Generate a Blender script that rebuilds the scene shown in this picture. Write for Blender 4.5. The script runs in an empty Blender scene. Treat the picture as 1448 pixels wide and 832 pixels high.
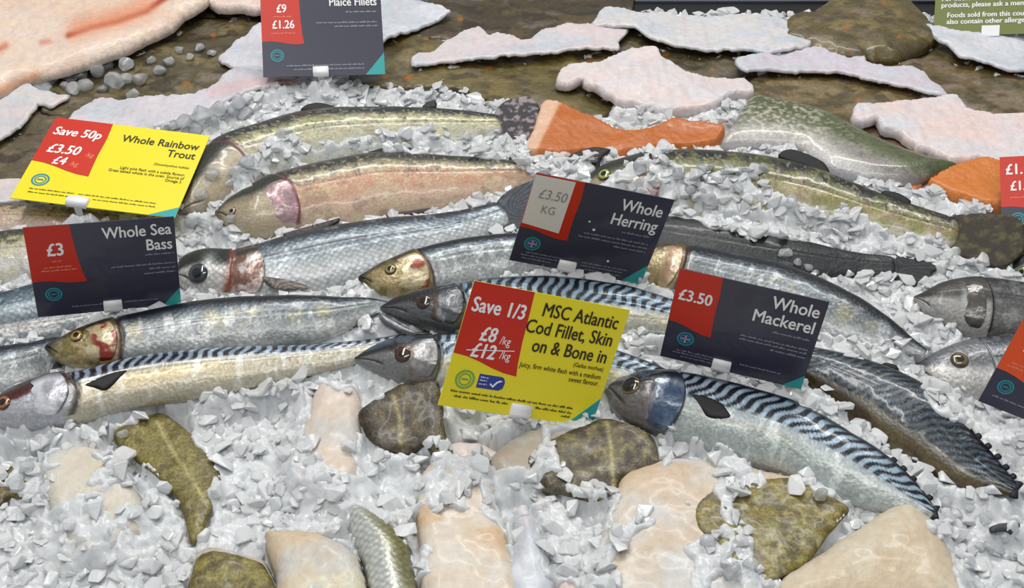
import bpy, math, random
import numpy as np
from mathutils import Vector, Matrix
from mathutils.bvhtree import BVHTree
from mathutils.geometry import delaunay_2d_cdt

random.seed(7)
RNG = np.random.default_rng(11)
C = bpy.context.scene.collection

# ------------------------------------------------------------------ camera
IW, IH, F = 1448.0, 832.0, 1700.0
TH = math.radians(41.0)
DIST = F/1677.0
CAM = np.array([0.0, -DIST*math.cos(TH), DIST*math.sin(TH)])
FWD = np.array([0.0, math.cos(TH), -math.sin(TH)])
RGT = np.array([1.0, 0.0, 0.0])
UPV = np.array([0.0, math.sin(TH), math.cos(TH)])
cam_data = bpy.data.cameras.new('camera')
cam_data.sensor_width = 36.0
cam_data.lens = F/IW*36.0
cam_data.clip_start = 0.02
cam = bpy.data.objects.new('camera', cam_data)
cam.location = CAM
cam.rotation_euler = (math.radians(90)-TH, 0, 0)
C.objects.link(cam)
bpy.context.scene.camera = cam


def ray(px, py):
    px = np.asarray(px, float); py = np.asarray(py, float)
    u = (px-IW/2)/F; v = (py-IH/2)/F
    return FWD + u[..., None]*RGT - v[..., None]*UPV


def at_z(px, py, z):
    """ground point seen at a pixel, at height z"""
    d = ray(px, py)
    t = (np.asarray(z, float)-CAM[2])/d[..., 2]
    return CAM + d*t[..., None]


def at_plane(px, py, o, n):
    d = ray(px, py)
    t = ((o-CAM) @ n)/(d @ n)
    return CAM + d*t[..., None]


def project(p):
    q = np.asarray(p)-CAM
    dz = q @ FWD
    return np.stack([IW/2+F*(q @ RGT)/dz, IH/2-F*(q @ UPV)/dz], -1)


# ------------------------------------------------------------------ noise and colour helpers
def _hash(ix, iy, seed):
    h = (ix.astype(np.int64)*374761393 + iy.astype(np.int64)*668265263 + seed*1442695041) & 0x7fffffff
    h = ((h ^ (h >> 13))*1274126177) & 0x7fffffff
    return ((h ^ (h >> 16)) & 0xffff)/65535.0


def vnoise(x, y, seed=0):
    x = np.asarray(x, float); y = np.asarray(y, float)
    ix = np.floor(x); iy = np.floor(y)
    fx = x-ix; fy = y-iy
    fx = fx*fx*(3-2*fx); fy = fy*fy*(3-2*fy)
    a = _hash(ix, iy, seed); b = _hash(ix+1, iy, seed)
    c = _hash(ix, iy+1, seed); d = _hash(ix+1, iy+1, seed)
    return (a*(1-fx)+b*fx)*(1-fy)+(c*(1-fx)+d*fx)*fy


def fbm(x, y, seed=0, octv=4):
    s = 0; a = 0.5; t = 0
    for k in range(octv):
        s = s+a*vnoise(x*2**k, y*2**k, seed+k*17); t += a; a *= 0.5
    return s/t


def sm(x, a, b):
    t = np.clip((x-a)/(b-a), 0, 1)
    return t*t*(3-2*t)


def rgb(r, g, b):
    return np.array([r, g, b])/255.0


def mix(a, b, t):
    t = np.asarray(t)
    if t.ndim == 0: t = np.full(np.broadcast_shapes(np.shape(a), np.shape(b))[:-1], float(t))
    a = np.broadcast_to(a, t.shape+(3,)); b = np.broadcast_to(b, t.shape+(3,))
    return a*(1-t[..., None])+b*t[..., None]


def lin(c):
    c = np.clip(c, 0, 1)
    return np.where(c <= 0.04045, c/12.92, ((c+0.055)/1.055)**2.4)


def bell(x, c, w):
    return np.exp(-((x-c)/w)**2)


# ------------------------------------------------------------------ object helpers
ALL = []          # (verts, polys) of everything lying on the ice, for resting the ice around it


def set_cols(me, cols):
    at = me.color_attributes.new('Col', 'FLOAT_COLOR', 'POINT')
    a = np.ones((len(me.vertices), 4), np.float32)
    a[:, :3] = lin(cols)
    at.data.foreach_set('color', a.ravel())


def mesh_obj(name, verts, faces, mat, parent=None, cols=None, uvs=None, smooth=True, solid=True):
    me = bpy.data.meshes.new(name)
    me.from_pydata([tuple(v) for v in np.asarray(verts).tolist()], [], faces)
    if cols is not None:
        set_cols(me, cols)
    if uvs is not None:
        uvl = me.uv_layers.new(name='UVMap')
        li = np.empty(len(me.loops), np.int32)
        me.loops.foreach_get('vertex_index', li)
        uvl.data.foreach_set('uv', np.asarray(uvs, np.float32)[li].ravel())
    if smooth:
        me.polygons.foreach_set('use_smooth', np.ones(len(me.polygons), bool))
    me.materials.append(mat)
    me.validate()
    o = bpy.data.objects.new(name, me)
    C.objects.link(o)
    if parent is not None:
        o.parent = parent
        o.matrix_parent_inverse = parent.matrix_world.inverted() if False else Matrix.Translation(-parent.location)
    return o


def thing(name, label, cat, loc, group=None):
    o = bpy.data.objects.new(name, None)
    o.empty_display_size = 0.02
    o.location = [float(q) for q in loc]
    C.objects.link(o)
    o['label'] = label; o['category'] = cat
    if group: o['group'] = group
    return o


def tag(o, label, cat, group=None):
    o['label'] = label; o['category'] = cat
    if group: o['group'] = group
    return o


# ------------------------------------------------------------------ materials
def new_mat(name):
    m = bpy.data.materials.new(name); m.use_nodes = True
    nt = m.node_tree
    return m, nt, nt.nodes['Principled BSDF']


def simple_mat(name, col, rough=0.5, metal=0.0, coat=0.0, bump=0.0, bscale=300):
    m, nt, b = new_mat(name)
    b.inputs['Base Color'].default_value = (*lin(np.array(col)/255.0), 1)
    b.inputs['Roughness'].default_value = rough
    b.inputs['Metallic'].default_value = metal
    b.inputs['Coat Weight'].default_value = coat
    if bump:
        n = nt.nodes.new('ShaderNodeTexNoise'); n.inputs['Scale'].default_value = bscale
        bp = nt.nodes.new('ShaderNodeBump'); bp.inputs['Strength'].default_value = bump
        bp.inputs['Distance'].default_value = 0.001
        tc = nt.nodes.new('ShaderNodeTexCoord')
        nt.links.new(tc.outputs['Object'], n.inputs['Vector'])
        nt.links.new(n.outputs['Fac'], bp.inputs['Height'])
        nt.links.new(bp.outputs['Normal'], b.inputs['Normal'])
    return m


def skin_mat(name, rough=0.3, metal=0.25, scale=0.0, sstr=0.4, coat=0.6, sss=0.0, nscale=260, nbump=0.25, vary=0.12,
             slime=0.0, bdist=0.0012):
    """wet skin or flesh: colour pattern from the mesh, scales / fibres and wetness from nodes"""
    m, nt, b = new_mat(name)
    L = nt.links.new
    at = nt.nodes.new('ShaderNodeAttribute'); at.attribute_name = 'Col'
    tc = nt.nodes.new('ShaderNodeTexCoord')
    n1 = nt.nodes.new('ShaderNodeTexNoise'); n1.inputs['Scale'].default_value = nscale
    n1.inputs['Detail'].default_value = 5
    L(tc.outputs['Object'], n1.inputs['Vector'])
    mr = nt.nodes.new('ShaderNodeMapRange')
    mr.inputs[1].default_value = 0.3; mr.inputs[2].default_value = 0.7
    mr.inputs[3].default_value = 1-vary; mr.inputs[4].default_value = 1+vary
    L(n1.outputs['Fac'], mr.inputs[0])
    mul = nt.nodes.new('ShaderNodeVectorMath'); mul.operation = 'SCALE'
    L(at.outputs['Color'], mul.inputs[0]); L(mr.outputs[0], mul.inputs['Scale'])
    colout = mul.outputs[0]
    h = n1.outputs['Fac']
    bp = nt.nodes.new('ShaderNodeBump'); bp.inputs['Strength'].default_value = nbump
    bp.inputs['Distance'].default_value = bdist
    L(h, bp.inputs['Height'])
    last = bp
    if scale:
        uv = nt.nodes.new('ShaderNodeUVMap')
        mp = nt.nodes.new('ShaderNodeMapping')
        mp.inputs['Scale'].default_value = (1/scale*0.8, 1/scale, 1)
        mp.inputs['Rotation'].default_value = (0, 0, 0.7)
        vo = nt.nodes.new('ShaderNodeTexVoronoi'); vo.voronoi_dimensions = '2D'
        vo.inputs['Scale'].default_value = 1.0; vo.inputs['Randomness'].default_value = 0.35
        L(uv.outputs[0], mp.inputs['Vector']); L(mp.outputs[0], vo.inputs['Vector'])
        mr2 = nt.nodes.new('ShaderNodeMapRange')
        mr2.inputs[1].default_value = 0.15; mr2.inputs[2].default_value = 0.65
        mr2.inputs[3].default_value = 1.0+0.22*sstr; mr2.inputs[4].default_value = 1.0-0.5*sstr
        L(vo.outputs['Distance'], mr2.inputs[0])
        mul2 = nt.nodes.new('ShaderNodeVectorMath'); mul2.operation = 'SCALE'
        L(colout, mul2.inputs[0]); L(mr2.outputs[0], mul2.inputs['Scale'])
        colout = mul2.outputs[0]
        b2 = nt.nodes.new('ShaderNodeBump'); b2.inputs['Strength'].default_value = sstr*0.5
        b2.inputs['Distance'].default_value = 0.0008; b2.invert = True
        L(vo.outputs['Distance'], b2.inputs['Height']); L(bp.outputs[0], b2.inputs['Normal'])
        last = b2
    L(colout, b.inputs['Base Color'])
    L(last.outputs[0], b.inputs['Normal'])
    b.inputs['Roughness'].default_value = rough
    b.inputs['Metallic'].default_value = metal
    b.inputs['Coat Weight'].default_value = coat
    b.inputs['Coat Roughness'].default_value = 0.12
    if sss:
        b.inputs['Subsurface Weight'].default_value = sss
        b.inputs['Subsurface Radius'].default_value = (0.012, 0.007, 0.005)
        b.inputs['Subsurface Scale'].default_value = 0.6
    return m


def ice_mat(name, col=(0.86, 0.89, 0.93), trans=0.0, rough=0.22, sss=0.8):
    m, nt, b = new_mat(name)
    L = nt.links.new
    tc = nt.nodes.new('ShaderNodeTexCoord')
    n1 = nt.nodes.new('ShaderNodeTexNoise'); n1.inputs['Scale'].default_value = 55
    n1.inputs['Detail'].default_value = 3
    L(tc.outputs['Object'], n1.inputs['Vector'])
    rp = nt.nodes.new('ShaderNodeValToRGB')
    rp.color_ramp.elements[0].position = 0.3; rp.color_ramp.elements[1].position = 0.7
    rp.color_ramp.elements[0].color = (col[0]*0.93, col[1]*0.94, col[2]*0.95, 1)
    rp.color_ramp.elements[1].color = (*col, 1)
    L(n1.outputs['Fac'], rp.inputs[0]); L(rp.outputs[0], b.inputs['Base Color'])
    n2 = nt.nodes.new('ShaderNodeTexNoise'); n2.inputs['Scale'].default_value = 220
    n2.inputs['Detail'].default_value = 4
    L(tc.outputs['Object'], n2.inputs['Vector'])
    bp = nt.nodes.new('ShaderNodeBump'); bp.inputs['Strength'].default_value = 0.35
    bp.inputs['Distance'].default_value = 0.0015
    L(n2.outputs['Fac'], bp.inputs['Height']); L(bp.outputs[0], b.inputs['Normal'])
    b.inputs['Roughness'].default_value = rough
    b.inputs['IOR'].default_value = 1.31
    b.inputs['Coat Weight'].default_value = 0.35; b.inputs['Coat Roughness'].default_value = 0.08
    b.inputs['Transmission Weight'].default_value = trans
    b.inputs['Subsurface Weight'].default_value = sss
    b.inputs['Subsurface Radius'].default_value = (0.006, 0.007, 0.008)
    b.inputs['Subsurface Scale'].default_value = 1.0
    return m


M = {}
M['herring'] = skin_mat('herring_skin', 0.3, 0.3, 0.0036, 0.3, 0.3, vary=0.2, nscale=420, nbump=0.45)
M['mackerel'] = skin_mat('mackerel_skin', 0.27, 0.2, 0.0, 0, 0.4, vary=0.22, nscale=420, nbump=0.45)
M['trout'] = skin_mat('trout_skin', 0.32, 0.05, 0.0, 0, 0.4, nscale=450, vary=0.16, nbump=0.5)
M['bass'] = skin_mat('bass_skin', 0.32, 0.25, 0.0036, 0.55, 0.25, vary=0.15, nscale=420)
M['dark'] = skin_mat('dark_skin', 0.42, 0.0, 0.0, 0, 0.15, nscale=400, vary=0.25, nbump=0.5)
M['head'] = skin_mat('head_skin', 0.26, 0.15, 0.0, 0, 0.5, nscale=260, vary=0.2, nbump=0.35)
M['fin'] = skin_mat('fin_skin', 0.65, 0.0, 0.0, 0, 0.0, nscale=500, vary=0.2)
M['flesh'] = skin_mat('fish_flesh', 0.45, 0.0, 0.0, 0, 0.12, sss=0.3, nscale=160, vary=0.07, nbump=0.7, bdist=0.002)
M['plaice_skin'] = skin_mat('plaice_skin', 0.45, 0.0, 0.0, 0, 0.2, nscale=260, vary=0.25, nbump=0.4)
M['cod_skin'] = skin_mat('cod_skin', 0.4, 0.0, 0.0, 0, 0.12, nscale=500, vary=0.4, nbump=0.6, bdist=0.0012)
M['eye'] = skin_mat('eye_surface', 0.08, 0.0, 0.0, 0, 1.0, nscale=300, vary=0.05, nbump=0.0)
M['ice'] = ice_mat('crushed_ice_white', (0.68, 0.70, 0.715), 0.0, 0.2, 0.3)
M['ice_chip'] = ice_mat('crushed_ice_chips', (0.86, 0.87, 0.88), 0.35, 0.2, 0.0)
M['clear_ice'] = ice_mat('clear_ice', (0.93, 0.95, 0.97), 0.75, 0.12, 0.2)
M['card_dark'] = simple_mat('card_slate', (52, 53, 72), 0.35, coat=0.2, bump=0.05, bscale=900)
M['card_yellow'] = simple_mat('card_yellow', (238, 222, 28), 0.35, coat=0.2)
M['card_green'] = simple_mat('card_green', (112, 122, 56), 0.5)
M['card_red'] = simple_mat('card_red', (200, 38, 8), 0.4)
M['card_teal'] = simple_mat('card_teal', (38, 160, 160), 0.4)
M['seal_teal'] = simple_mat('seal_teal', (40, 135, 150), 0.5)
M['seal_green'] = simple_mat('seal_green', (120, 170, 80), 0.5)
M['ink_white'] = simple_mat('ink_white', (240, 240, 240), 0.5)
M['ink_grey'] = simple_mat('ink_grey', (150, 152, 165), 0.5)
M['ink_black'] = simple_mat('ink_black', (48, 40, 14), 0.5)
M['ink_pink'] = simple_mat('ink_pink', (235, 140, 110), 0.5)
M['ink_blue'] = simple_mat('ink_blue', (35, 60, 150), 0.4)
M['ink_red'] = simple_mat('ink_red', (200, 40, 50), 0.4)
M['pencil'] = simple_mat('pencil_grey', (150, 148, 146), 0.6)
M['sticker'] = simple_mat('sticker_white', (228, 222, 216), 0.5)
M['plastic'] = simple_mat('white_plastic', (238, 238, 240), 0.3)
M['black_rail'] = simple_mat('black_rail', (14, 13, 13), 0.4)
M['steel'] = simple_mat('brushed_steel', (150, 155, 165), 0.35, 0.8)


# ------------------------------------------------------------------ geometry: fish
def catmull(P, n):
    """smooth resample of a polyline (k,d) to n points, by chord length"""
    P = np.asarray(P, float)
    t = np.r_[0, np.cumsum(np.linalg.norm(np.diff(P[:, :2], axis=0), axis=1)**0.8)]
    m = np.zeros_like(P)
    for i in range(len(P)):
        if i == 0: m[i] = (P[1]-P[0])/(t[1]-t[0])
        elif i == len(P)-1: m[i] = (P[-1]-P[-2])/(t[-1]-t[-2])
        else:
            m[i] = (P[i+1]-P[i-1])/(t[i+1]-t[i-1])
    q = np.linspace(0, t[-1], n)
    k = np.clip(np.searchsorted(t, q, side='right')-1, 0, len(P)-2)
    h = (t[k+1]-t[k])
    u = ((q-t[k])/h)[:, None]; h = h[:, None]
    return (2*u**3-3*u**2+1)*P[k]+(u**3-2*u**2+u)*h*m[k]+(-2*u**3+3*u**2)*P[k+1]+(u**3-u**2)*h*m[k+1]


class FishGeo:
    def __init__(self, st, z=0.02, roll=22, thick=0.5, nose=0.9):
        st = np.array([[a[0], a[1], b[0], b[1]] for a, b in st], float)
        T = catmull(st[:, :2], 240); B = catmull(st[:, 2:], 240)
        n = len(T)
        s0 = np.linspace(0, 1, n)
        zz = np.interp(s0, np.linspace(0, 1, len(z)), z) if hasattr(z, '__len__') else np.full(n, z)
        mid = (T+B)/2
        cen = at_z(mid[:, 0], mid[:, 1], zz)
        ker = np.ones(9)/9
        for k in range(3):
            pc = np.pad(cen[:, k], 4, mode='reflect', reflect_type='odd')
            cen[:, k] = np.convolve(pc, ker, 'valid')
        tan = np.gradient(cen, axis=0); tan /= np.linalg.norm(tan, axis=1)[:, None]
        tan = tan.copy()
        up = np.array([0, 0, 1.0])
        e = np.cross(up, tan); e /= np.linalg.norm(e, axis=1)[:, None]
        pe = project(cen+e*0.01)-project(cen)
        sgn = np.sign(np.mean(np.sum(pe*(T-B), axis=1)))
        e *= sgn
        upn = np.cross(tan, e)*sgn
        upn *= np.sign(upn[:, 2])[:, None]
        r = math.radians(roll)
        self.d = e*math.cos(r)+upn*math.sin(r)
        self.n = upn*math.cos(r)-e*math.sin(r)
        it = project(cen+tan*0.005)-project(cen); it /= np.linalg.norm(it, axis=1)[:, None]
        pp = np.stack([-it[:, 1], it[:, 0]], 1)
        w = np.abs(np.sum((T-B)*pp, axis=1))/2
        p3 = pp[:, :1]*RGT-pp[:, 1:]*UPV
        depth = (cen-CAM) @ FWD
        wm = w*depth/F
        self.s = np.r_[0, np.cumsum(np.linalg.norm(np.diff(cen, axis=0), axis=1))]
        self.L = self.s[-1]; self.s /= self.L
        rt = thick*(1.0+0.35*bell(self.s, 0.12, 0.12))*(1-0.3*sm(self.s, 0.6, 1.0))
        a = wm/np.sqrt(np.sum(self.d*p3, axis=1)**2+(rt*np.sum(self.n*p3, axis=1))**2)
        self.a = a; self.b = a*rt; self.c = cen; self.t = tan

    def ev(self, s, phi, off=0.0):
        f = lambda A: np.stack([np.interp(s, self.s, A[:, k]) for k in range(3)], -1)
        c = f(self.c); d = f(self.d); n = f(self.n)
        a = np.interp(s, self.s, self.a)+off; b = np.interp(s, self.s, self.b)+off
        return c+d*(a*np.cos(phi))[..., None]+n*(b*np.sin(phi))[..., None]

    def plane(self, s):
        f = lambda A: np.array([np.interp(s, self.s, A[:, k]) for k in range(3)])
        return f(self.c), f(self.n)

    def pix(self, px, py):
        """nearest (s,phi) of the visible side for a pixel"""
        S, P = np.meshgrid(np.linspace(0, 1, 200), np.linspace(0.15, math.pi-0.15, 60), indexing='ij')
        q = project(self.ev(S, P))
        k = np.argmin((q[..., 0]-px)**2+(q[..., 1]-py)**2)
        return S.ravel()[k], P.ravel()[k]


def grid_faces(nu, nv, wrap=True):
    i = np.arange(nu-1)[:, None]; j = np.arange(nv if wrap else nv-1)[None, :]
    j2 = (j+1) % nv
    f = np.stack([i*nv+j, (i+1)*nv+j, (i+1)*nv+j2, i*nv+j2], -1)
    return f.reshape(-1, 4).tolist()


def body_mesh(g, colf, mat, parent, opts, NU=420, NV=112):
    s = np.linspace(0, 1, NU)
    # ease spacing so the snout closes smoothly
    s = s+0.0
    phi = np.linspace(0, 2*math.pi, NV, endpoint=False)
    S, P = np.meshgrid(s, phi, indexing='ij')
    h = np.cos(P)
    off = np.zeros_like(S)
    sop = opts.get('sop', 0.2)
    curve = sop+opts.get('opc', 0.03)*(1-(h+0.1)**2)-0.02*(h > 2)
    # head slightly raised, ends in a crease behind the gill cover
    off += 0.0009*sm(S, 0.02, 0.08)*(1-sm(S, curve-0.004, curve+0.006))
    off -= 0.0008*bell(S, curve+0.008, 0.006)
    # mouth crease
    ml = opts.get('mouth', 0.06)
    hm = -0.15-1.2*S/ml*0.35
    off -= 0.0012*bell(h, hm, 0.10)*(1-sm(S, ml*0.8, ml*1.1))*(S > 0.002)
    off += 0.0007*(fbm(S*g.L*70, P*3, 5)-0.5)
    off -= 0.0006*bell(h, opts.get('ll', 0.12), 0.02)*sm(S, sop, sop+0.1)*(opts.get('llo', 1))
    V = g.ev(S, P, off)
    x = S*g.L; y = h*np.interp(S, g.s, g.a)
    cols = colf(S, h, x, y, curve)
    cols = mix(cols, cols*0.25, bell(h, hm, 0.055)*(1-sm(S, ml*0.8, ml*1.1)))  # colour darkened along the mouth crease, painting its shade deeper
    verts = V.reshape(-1, 3); cols = cols.reshape(-1, 3)
    faces = grid_faces(NU, NV)
    # rounded caps
    uv = np.stack([x, y], -1).reshape(-1, 2)
    for side in (0, 1):
        base = 0 if side == 0 else (NU-1)*NV
        cen = verts[base:base+NV].mean(0)
        dirv = -g.t[0] if side == 0 else g.t[-1]
        r = g.b[0] if side == 0 else g.b[-1]
        prev = base
        for k, (sc, ps) in enumerate(((0.85, 0.5), (0.55, 0.85), (0.2, 1.0))):
            ring = cen+(verts[base:base+NV]-cen)*sc+dirv*r*ps
            st = len(verts)
            verts = np.vstack([verts, ring]); cols = np.vstack([cols, cols[base:base+NV]])
            uv = np.vstack([uv, uv[base:base+NV]])
            for j in range(NV):
                j2 = (j+1) % NV
                q = [prev+j, prev+j2, st+j2, st+j]
                faces.append(q if side == 0 else q[::-1])
            prev = st
        faces.append([prev+j for j in (range(NV) if side == 0 else range(NV-1, -1, -1))])
    o = mesh_obj('body', verts, faces, mat, parent, cols, uv)
    ALL.append((verts, faces))
    return o


def eye_mesh(g, px, py, rpx, parent, iris, pupil=(8, 8, 10), rim=(40, 38, 34), ps=0.45, bulge=0.45):
    s, p = g.pix(px, py)
    o = g.ev(np.array(s), np.array(p))
    du = g.ev(np.array(s+0.003), np.array(p))-g.ev(np.array(s-0.003), np.array(p))
    dv = g.ev(np.array(s), np.array(p+0.02))-g.ev(np.array(s), np.array(p-0.02))
    du /= np.linalg.norm(du)
    n = np.cross(du, dv); n /= np.linalg.norm(n)
    if n @ (CAM-o) < 0: n = -n
    dv = np.cross(n, du)
    depth = (o-CAM) @ FWD
    r = rpx*depth/F
    ls, az = np.meshgrid(np.linspace(0, math.pi, 25), np.linspace(0, 2*math.pi, 32, endpoint=False), indexing='ij')
    V = o+n*0.0004+(np.sin(ls)*np.cos(az))[..., None]*du*r+(np.sin(ls)*np.sin(az))[..., None]*dv*r+(np.cos(ls)*bulge*r)[..., None]*n
    q = np.sin(ls)
    front = np.cos(ls) > -0.05
    cols = mix(rgb(*pupil), rgb(*iris), sm(q, ps-0.04, ps+0.04))
    cols = cols*(1-0.35*sm(q, 0.6, 0.85)[..., None])
    cols = mix(cols, rgb(*rim), sm(q, 0.84, 0.9))
    cols = np.where(front[..., None], cols, rgb(*rim))
    return mesh_obj('eye', V.reshape(-1, 3), grid_faces(25, 32), M['eye'], parent, cols.reshape(-1, 3))


def gill_cover(g, parent, colf, s0, curvef, h0=-0.85, h1=0.75, mat=None, lift=0.0016):
    """plate over the gills on the side facing up"""
    NU, NV = 60, 60
    p0, p1 = math.acos(h1), math.acos(h0)
    U, Vv = np.meshgrid(np.linspace(0, 1, NU), np.linspace(0, 1, NV), indexing='ij')
    P = p0+(p1-p0)*Vv
    h = np.cos(P)
    end = curvef(h)
    bow = np.sqrt(np.clip(1-(2*Vv-1)**2, 0, 1))
    st = s0+0.25*(end-s0)*(1-bow)
    en = end-0.30*(end-s0)*(1-bow)**1.0
    S = st+(en-st)*U
    edge = np.minimum(1, 8*np.minimum(Vv, 1-Vv))
    off = lift*sm(U, 0, 0.7)*edge+0.0006*(fbm(S*g.L*120, P*5, 9)-0.5)
    top = g.ev(S, P, off+0.0005); bot = g.ev(S, P, -0.0008+0*off)
    cols = colf(S, h, S*g.L, h*np.interp(S, g.s, g.a), U, Vv)
    n = NU*NV
    verts = np.vstack([top.reshape(-1, 3), bot.reshape(-1, 3)])
    f1 = grid_faces(NU, NV, False)
    f2 = [[q+n for q in reversed(f)] for f in f1]
    rim = [i*NV for i in range(NU)]+[(NU-1)*NV+j for j in range(1, NV)]+[i*NV+NV-1 for i in range(NU-2, -1, -1)]+[j for j in range(NV-2, 0, -1)]
    f3 = [[rim[k], rim[k-1], rim[k-1]+n, rim[k]+n] for k in range(len(rim))]
    c = np.vstack([cols.reshape(-1, 3)]*2)
    uv = np.stack([S*g.L, h*0.03], -1).reshape(-1, 2)
    return mesh_obj('gill_cover', verts, f1+f2+f3, mat or M['head'], parent, c, np.vstack([uv, uv]))


# ------------------------------------------------------------------ geometry: pads (fillets, fins, skins)
def smooth_poly(P, n_per=6, k=0.5, closed=True):
    P = np.asarray(P, float); n = len(P); out = []
    for i in range(n):
        p0, p1, p2, p3 = P[i-1], P[i], P[(i+1) % n], P[(i+2) % n]
        m1 = (p2-p0)*k; m2 = (p3-p1)*k
        seg = max(2, int(np.linalg.norm(p2-p1)/n_per))
        lim = np.linalg.norm(p2-p1)
        for m in (m1, m2):
            l = np.linalg.norm(m)
            if l > lim: m *= lim/l
        for u in np.arange(seg)/seg:
            out.append((2*u**3-3*u**2+1)*p1+(u**3-2*u**2+u)*m1+(-2*u**3+3*u**2)*p2+(u**3-u**2)*m2)
    return np.array(out)


def pad(name, poly, o, n, mat, parent=None, th=0.006, edge=0.006, below=0.001, colf=None, step=0.0022,
        wav=0.0, wsc=25, seed=0, rough_edge=0.0, zf=None, ridge=None, smooth=0.45, rest=True):
    """closed soft-edged slab: outline seen at poly (pixels) on the plane (o,n)"""
    o = np.asarray(o, float); n = np.asarray(n, float); n = n/np.linalg.norm(n)
    if n @ (CAM-o) < 0: n = -n
    pp = smooth_poly(poly, 5, smooth)
    if rough_edge:
        t = np.arange(len(pp))
        pp = pp+np.stack([fbm(t*0.6, t*0+seed, seed+1)-0.5, fbm(t*0.6, t*0+seed+9, seed+2)-0.5], -1)*rough_edge*2
    W = at_plane(pp[:, 0], pp[:, 1], o, n)
    u = np.cross([0, 1.0, 0], n); u /= np.linalg.norm(u); v = np.cross(n, u)
    q = np.stack([(W-o) @ u, (W-o) @ v], -1)
    # keep boundary spacing sane
    keep = [0]
    for i in range(1, len(q)):
        if np.linalg.norm(q[i]-q[keep[-1]]) > step*0.55: keep.append(i)
    q = q[keep]; nb = len(q)
    lo, hi = q.min(0), q.max(0)
    gx, gy = np.meshgrid(np.arange(lo[0], hi[0], step), np.arange(lo[1], hi[1], step*0.87), indexing='ij')
    gx = gx+(np.arange(gx.shape[1])[None, :] % 2)*step*0.5
    pts = np.stack([gx.ravel(), gy.ravel()], -1)

    def inside(p):
        x, y = p[:, 0], p[:, 1]; c = np.zeros(len(p), bool)
        for i in range(nb):
            x1, y1 = q[i]; x2, y2 = q[i-1]
            if y1 == y2: continue
            cond = ((y1 > y) != (y2 > y)) & (x < (x2-x1)*(y-y1)/(y2-y1)+x1)
            c ^= cond
        return c

    def dist(p):
        d = np.full(len(p), 9.0)
        for i in range(nb):
            a = q[i-1]; b = q[i]; ab = b-a
            t = np.clip(((p-a) @ ab)/(ab @ ab+1e-12), 0, 1)
            d = np.minimum(d, np.linalg.norm(p-(a+t[:, None]*ab), axis=1))
        return d
    pts = pts[inside(pts)]
    dd = dist(pts)
    # extra ring rows close to the edge for a round profile
    pts = pts[dd > step*0.6]
    allp = np.vstack([q, pts])
    r = delaunay_2d_cdt([Vector(p) for p in allp.tolist()], [], [list(range(nb))], 1, 1e-7)
    V2 = np.array([list(p) for p in r[0]]); tri = [list(f) for f in r[2]]
    d = dist(V2)
    isb = d < 1e-6
    t = np.clip(d/edge, 0, 1)
    prof = np.sqrt(np.clip(1-(1-t)**2, 0, 1))
    P3 = o+V2[:, :1]*u+V2[:, 1:]*v
    hgt = th*prof
    wave = 0.0
    if wav: wave = wav*(fbm(V2[:, 0]*wsc+seed, V2[:, 1]*wsc, seed)-0.5)*2
    if ridge is not None: hgt = hgt+ridge(V2, d)*prof
    base = wave+(zf(P3) if zf is not None else 0.0)
    top = P3+n*(np.asarray(hgt+base)).reshape(-1, 1)
    bot = P3+n*(np.asarray(-below*prof+base)).reshape(-1, 1)
    nv = len(V2)
    idx = np.arange(nv); mp = np.where(isb, idx, -1)
    bi = np.zeros(nv, int); extra = []
    for i in range(nv):
        if isb[i]: bi[i] = i
        else: bi[i] = nv+len(extra); extra.append(i)
    verts = np.vstack([top, bot[extra]]) if extra else top
    # orient
    f0 = tri[0]
    nn = np.cross(top[f0[1]]-top[f0[0]], top[f0[2]]-top[f0[0]])
    if nn @ n < 0: tri = [f[::-1] for f in tri]
    faces = tri+[[int(bi[k]) for k in reversed(f)] for f in tri if not all(isb[k] for k in f)]
    px = project(top)
    cols = colf(px[:, 0], px[:, 1], V2[:, 0], V2[:, 1], d) if colf else np.full((nv, 3), 0.7)
    cols = np.vstack([cols, cols[extra]]) if extra else cols
    uv = np.vstack([V2, V2[extra]]) if extra else V2
    ob = mesh_obj(name, verts, faces, mat, parent, cols, uv)
    if rest: ALL.append((verts, faces))
    return ob


UPZ = np.array([0, 0, 1.0])


def fin(name, g, s, poly, parent, col, th=0.0007, colf=None, off=0.0, mat=None, **k):
    o, n = g.plane(s)
    o = o+n*off
    c1 = rgb(*col)

    def cf(px, py, x, y, d):
        a = np.arctan2(py-poly[0][1], px-poly[0][0])
        st = 0.75+0.25*np.sin(a*60)
        return c1*(st*(0.8+0.4*fbm(x*300, y*300, 3)))[:, None]
    return pad(name, poly, o, n, mat or M['fin'], parent, th, 0.003, th*0.7, colf or cf, step=0.0016, smooth=0.4, **k)


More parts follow.
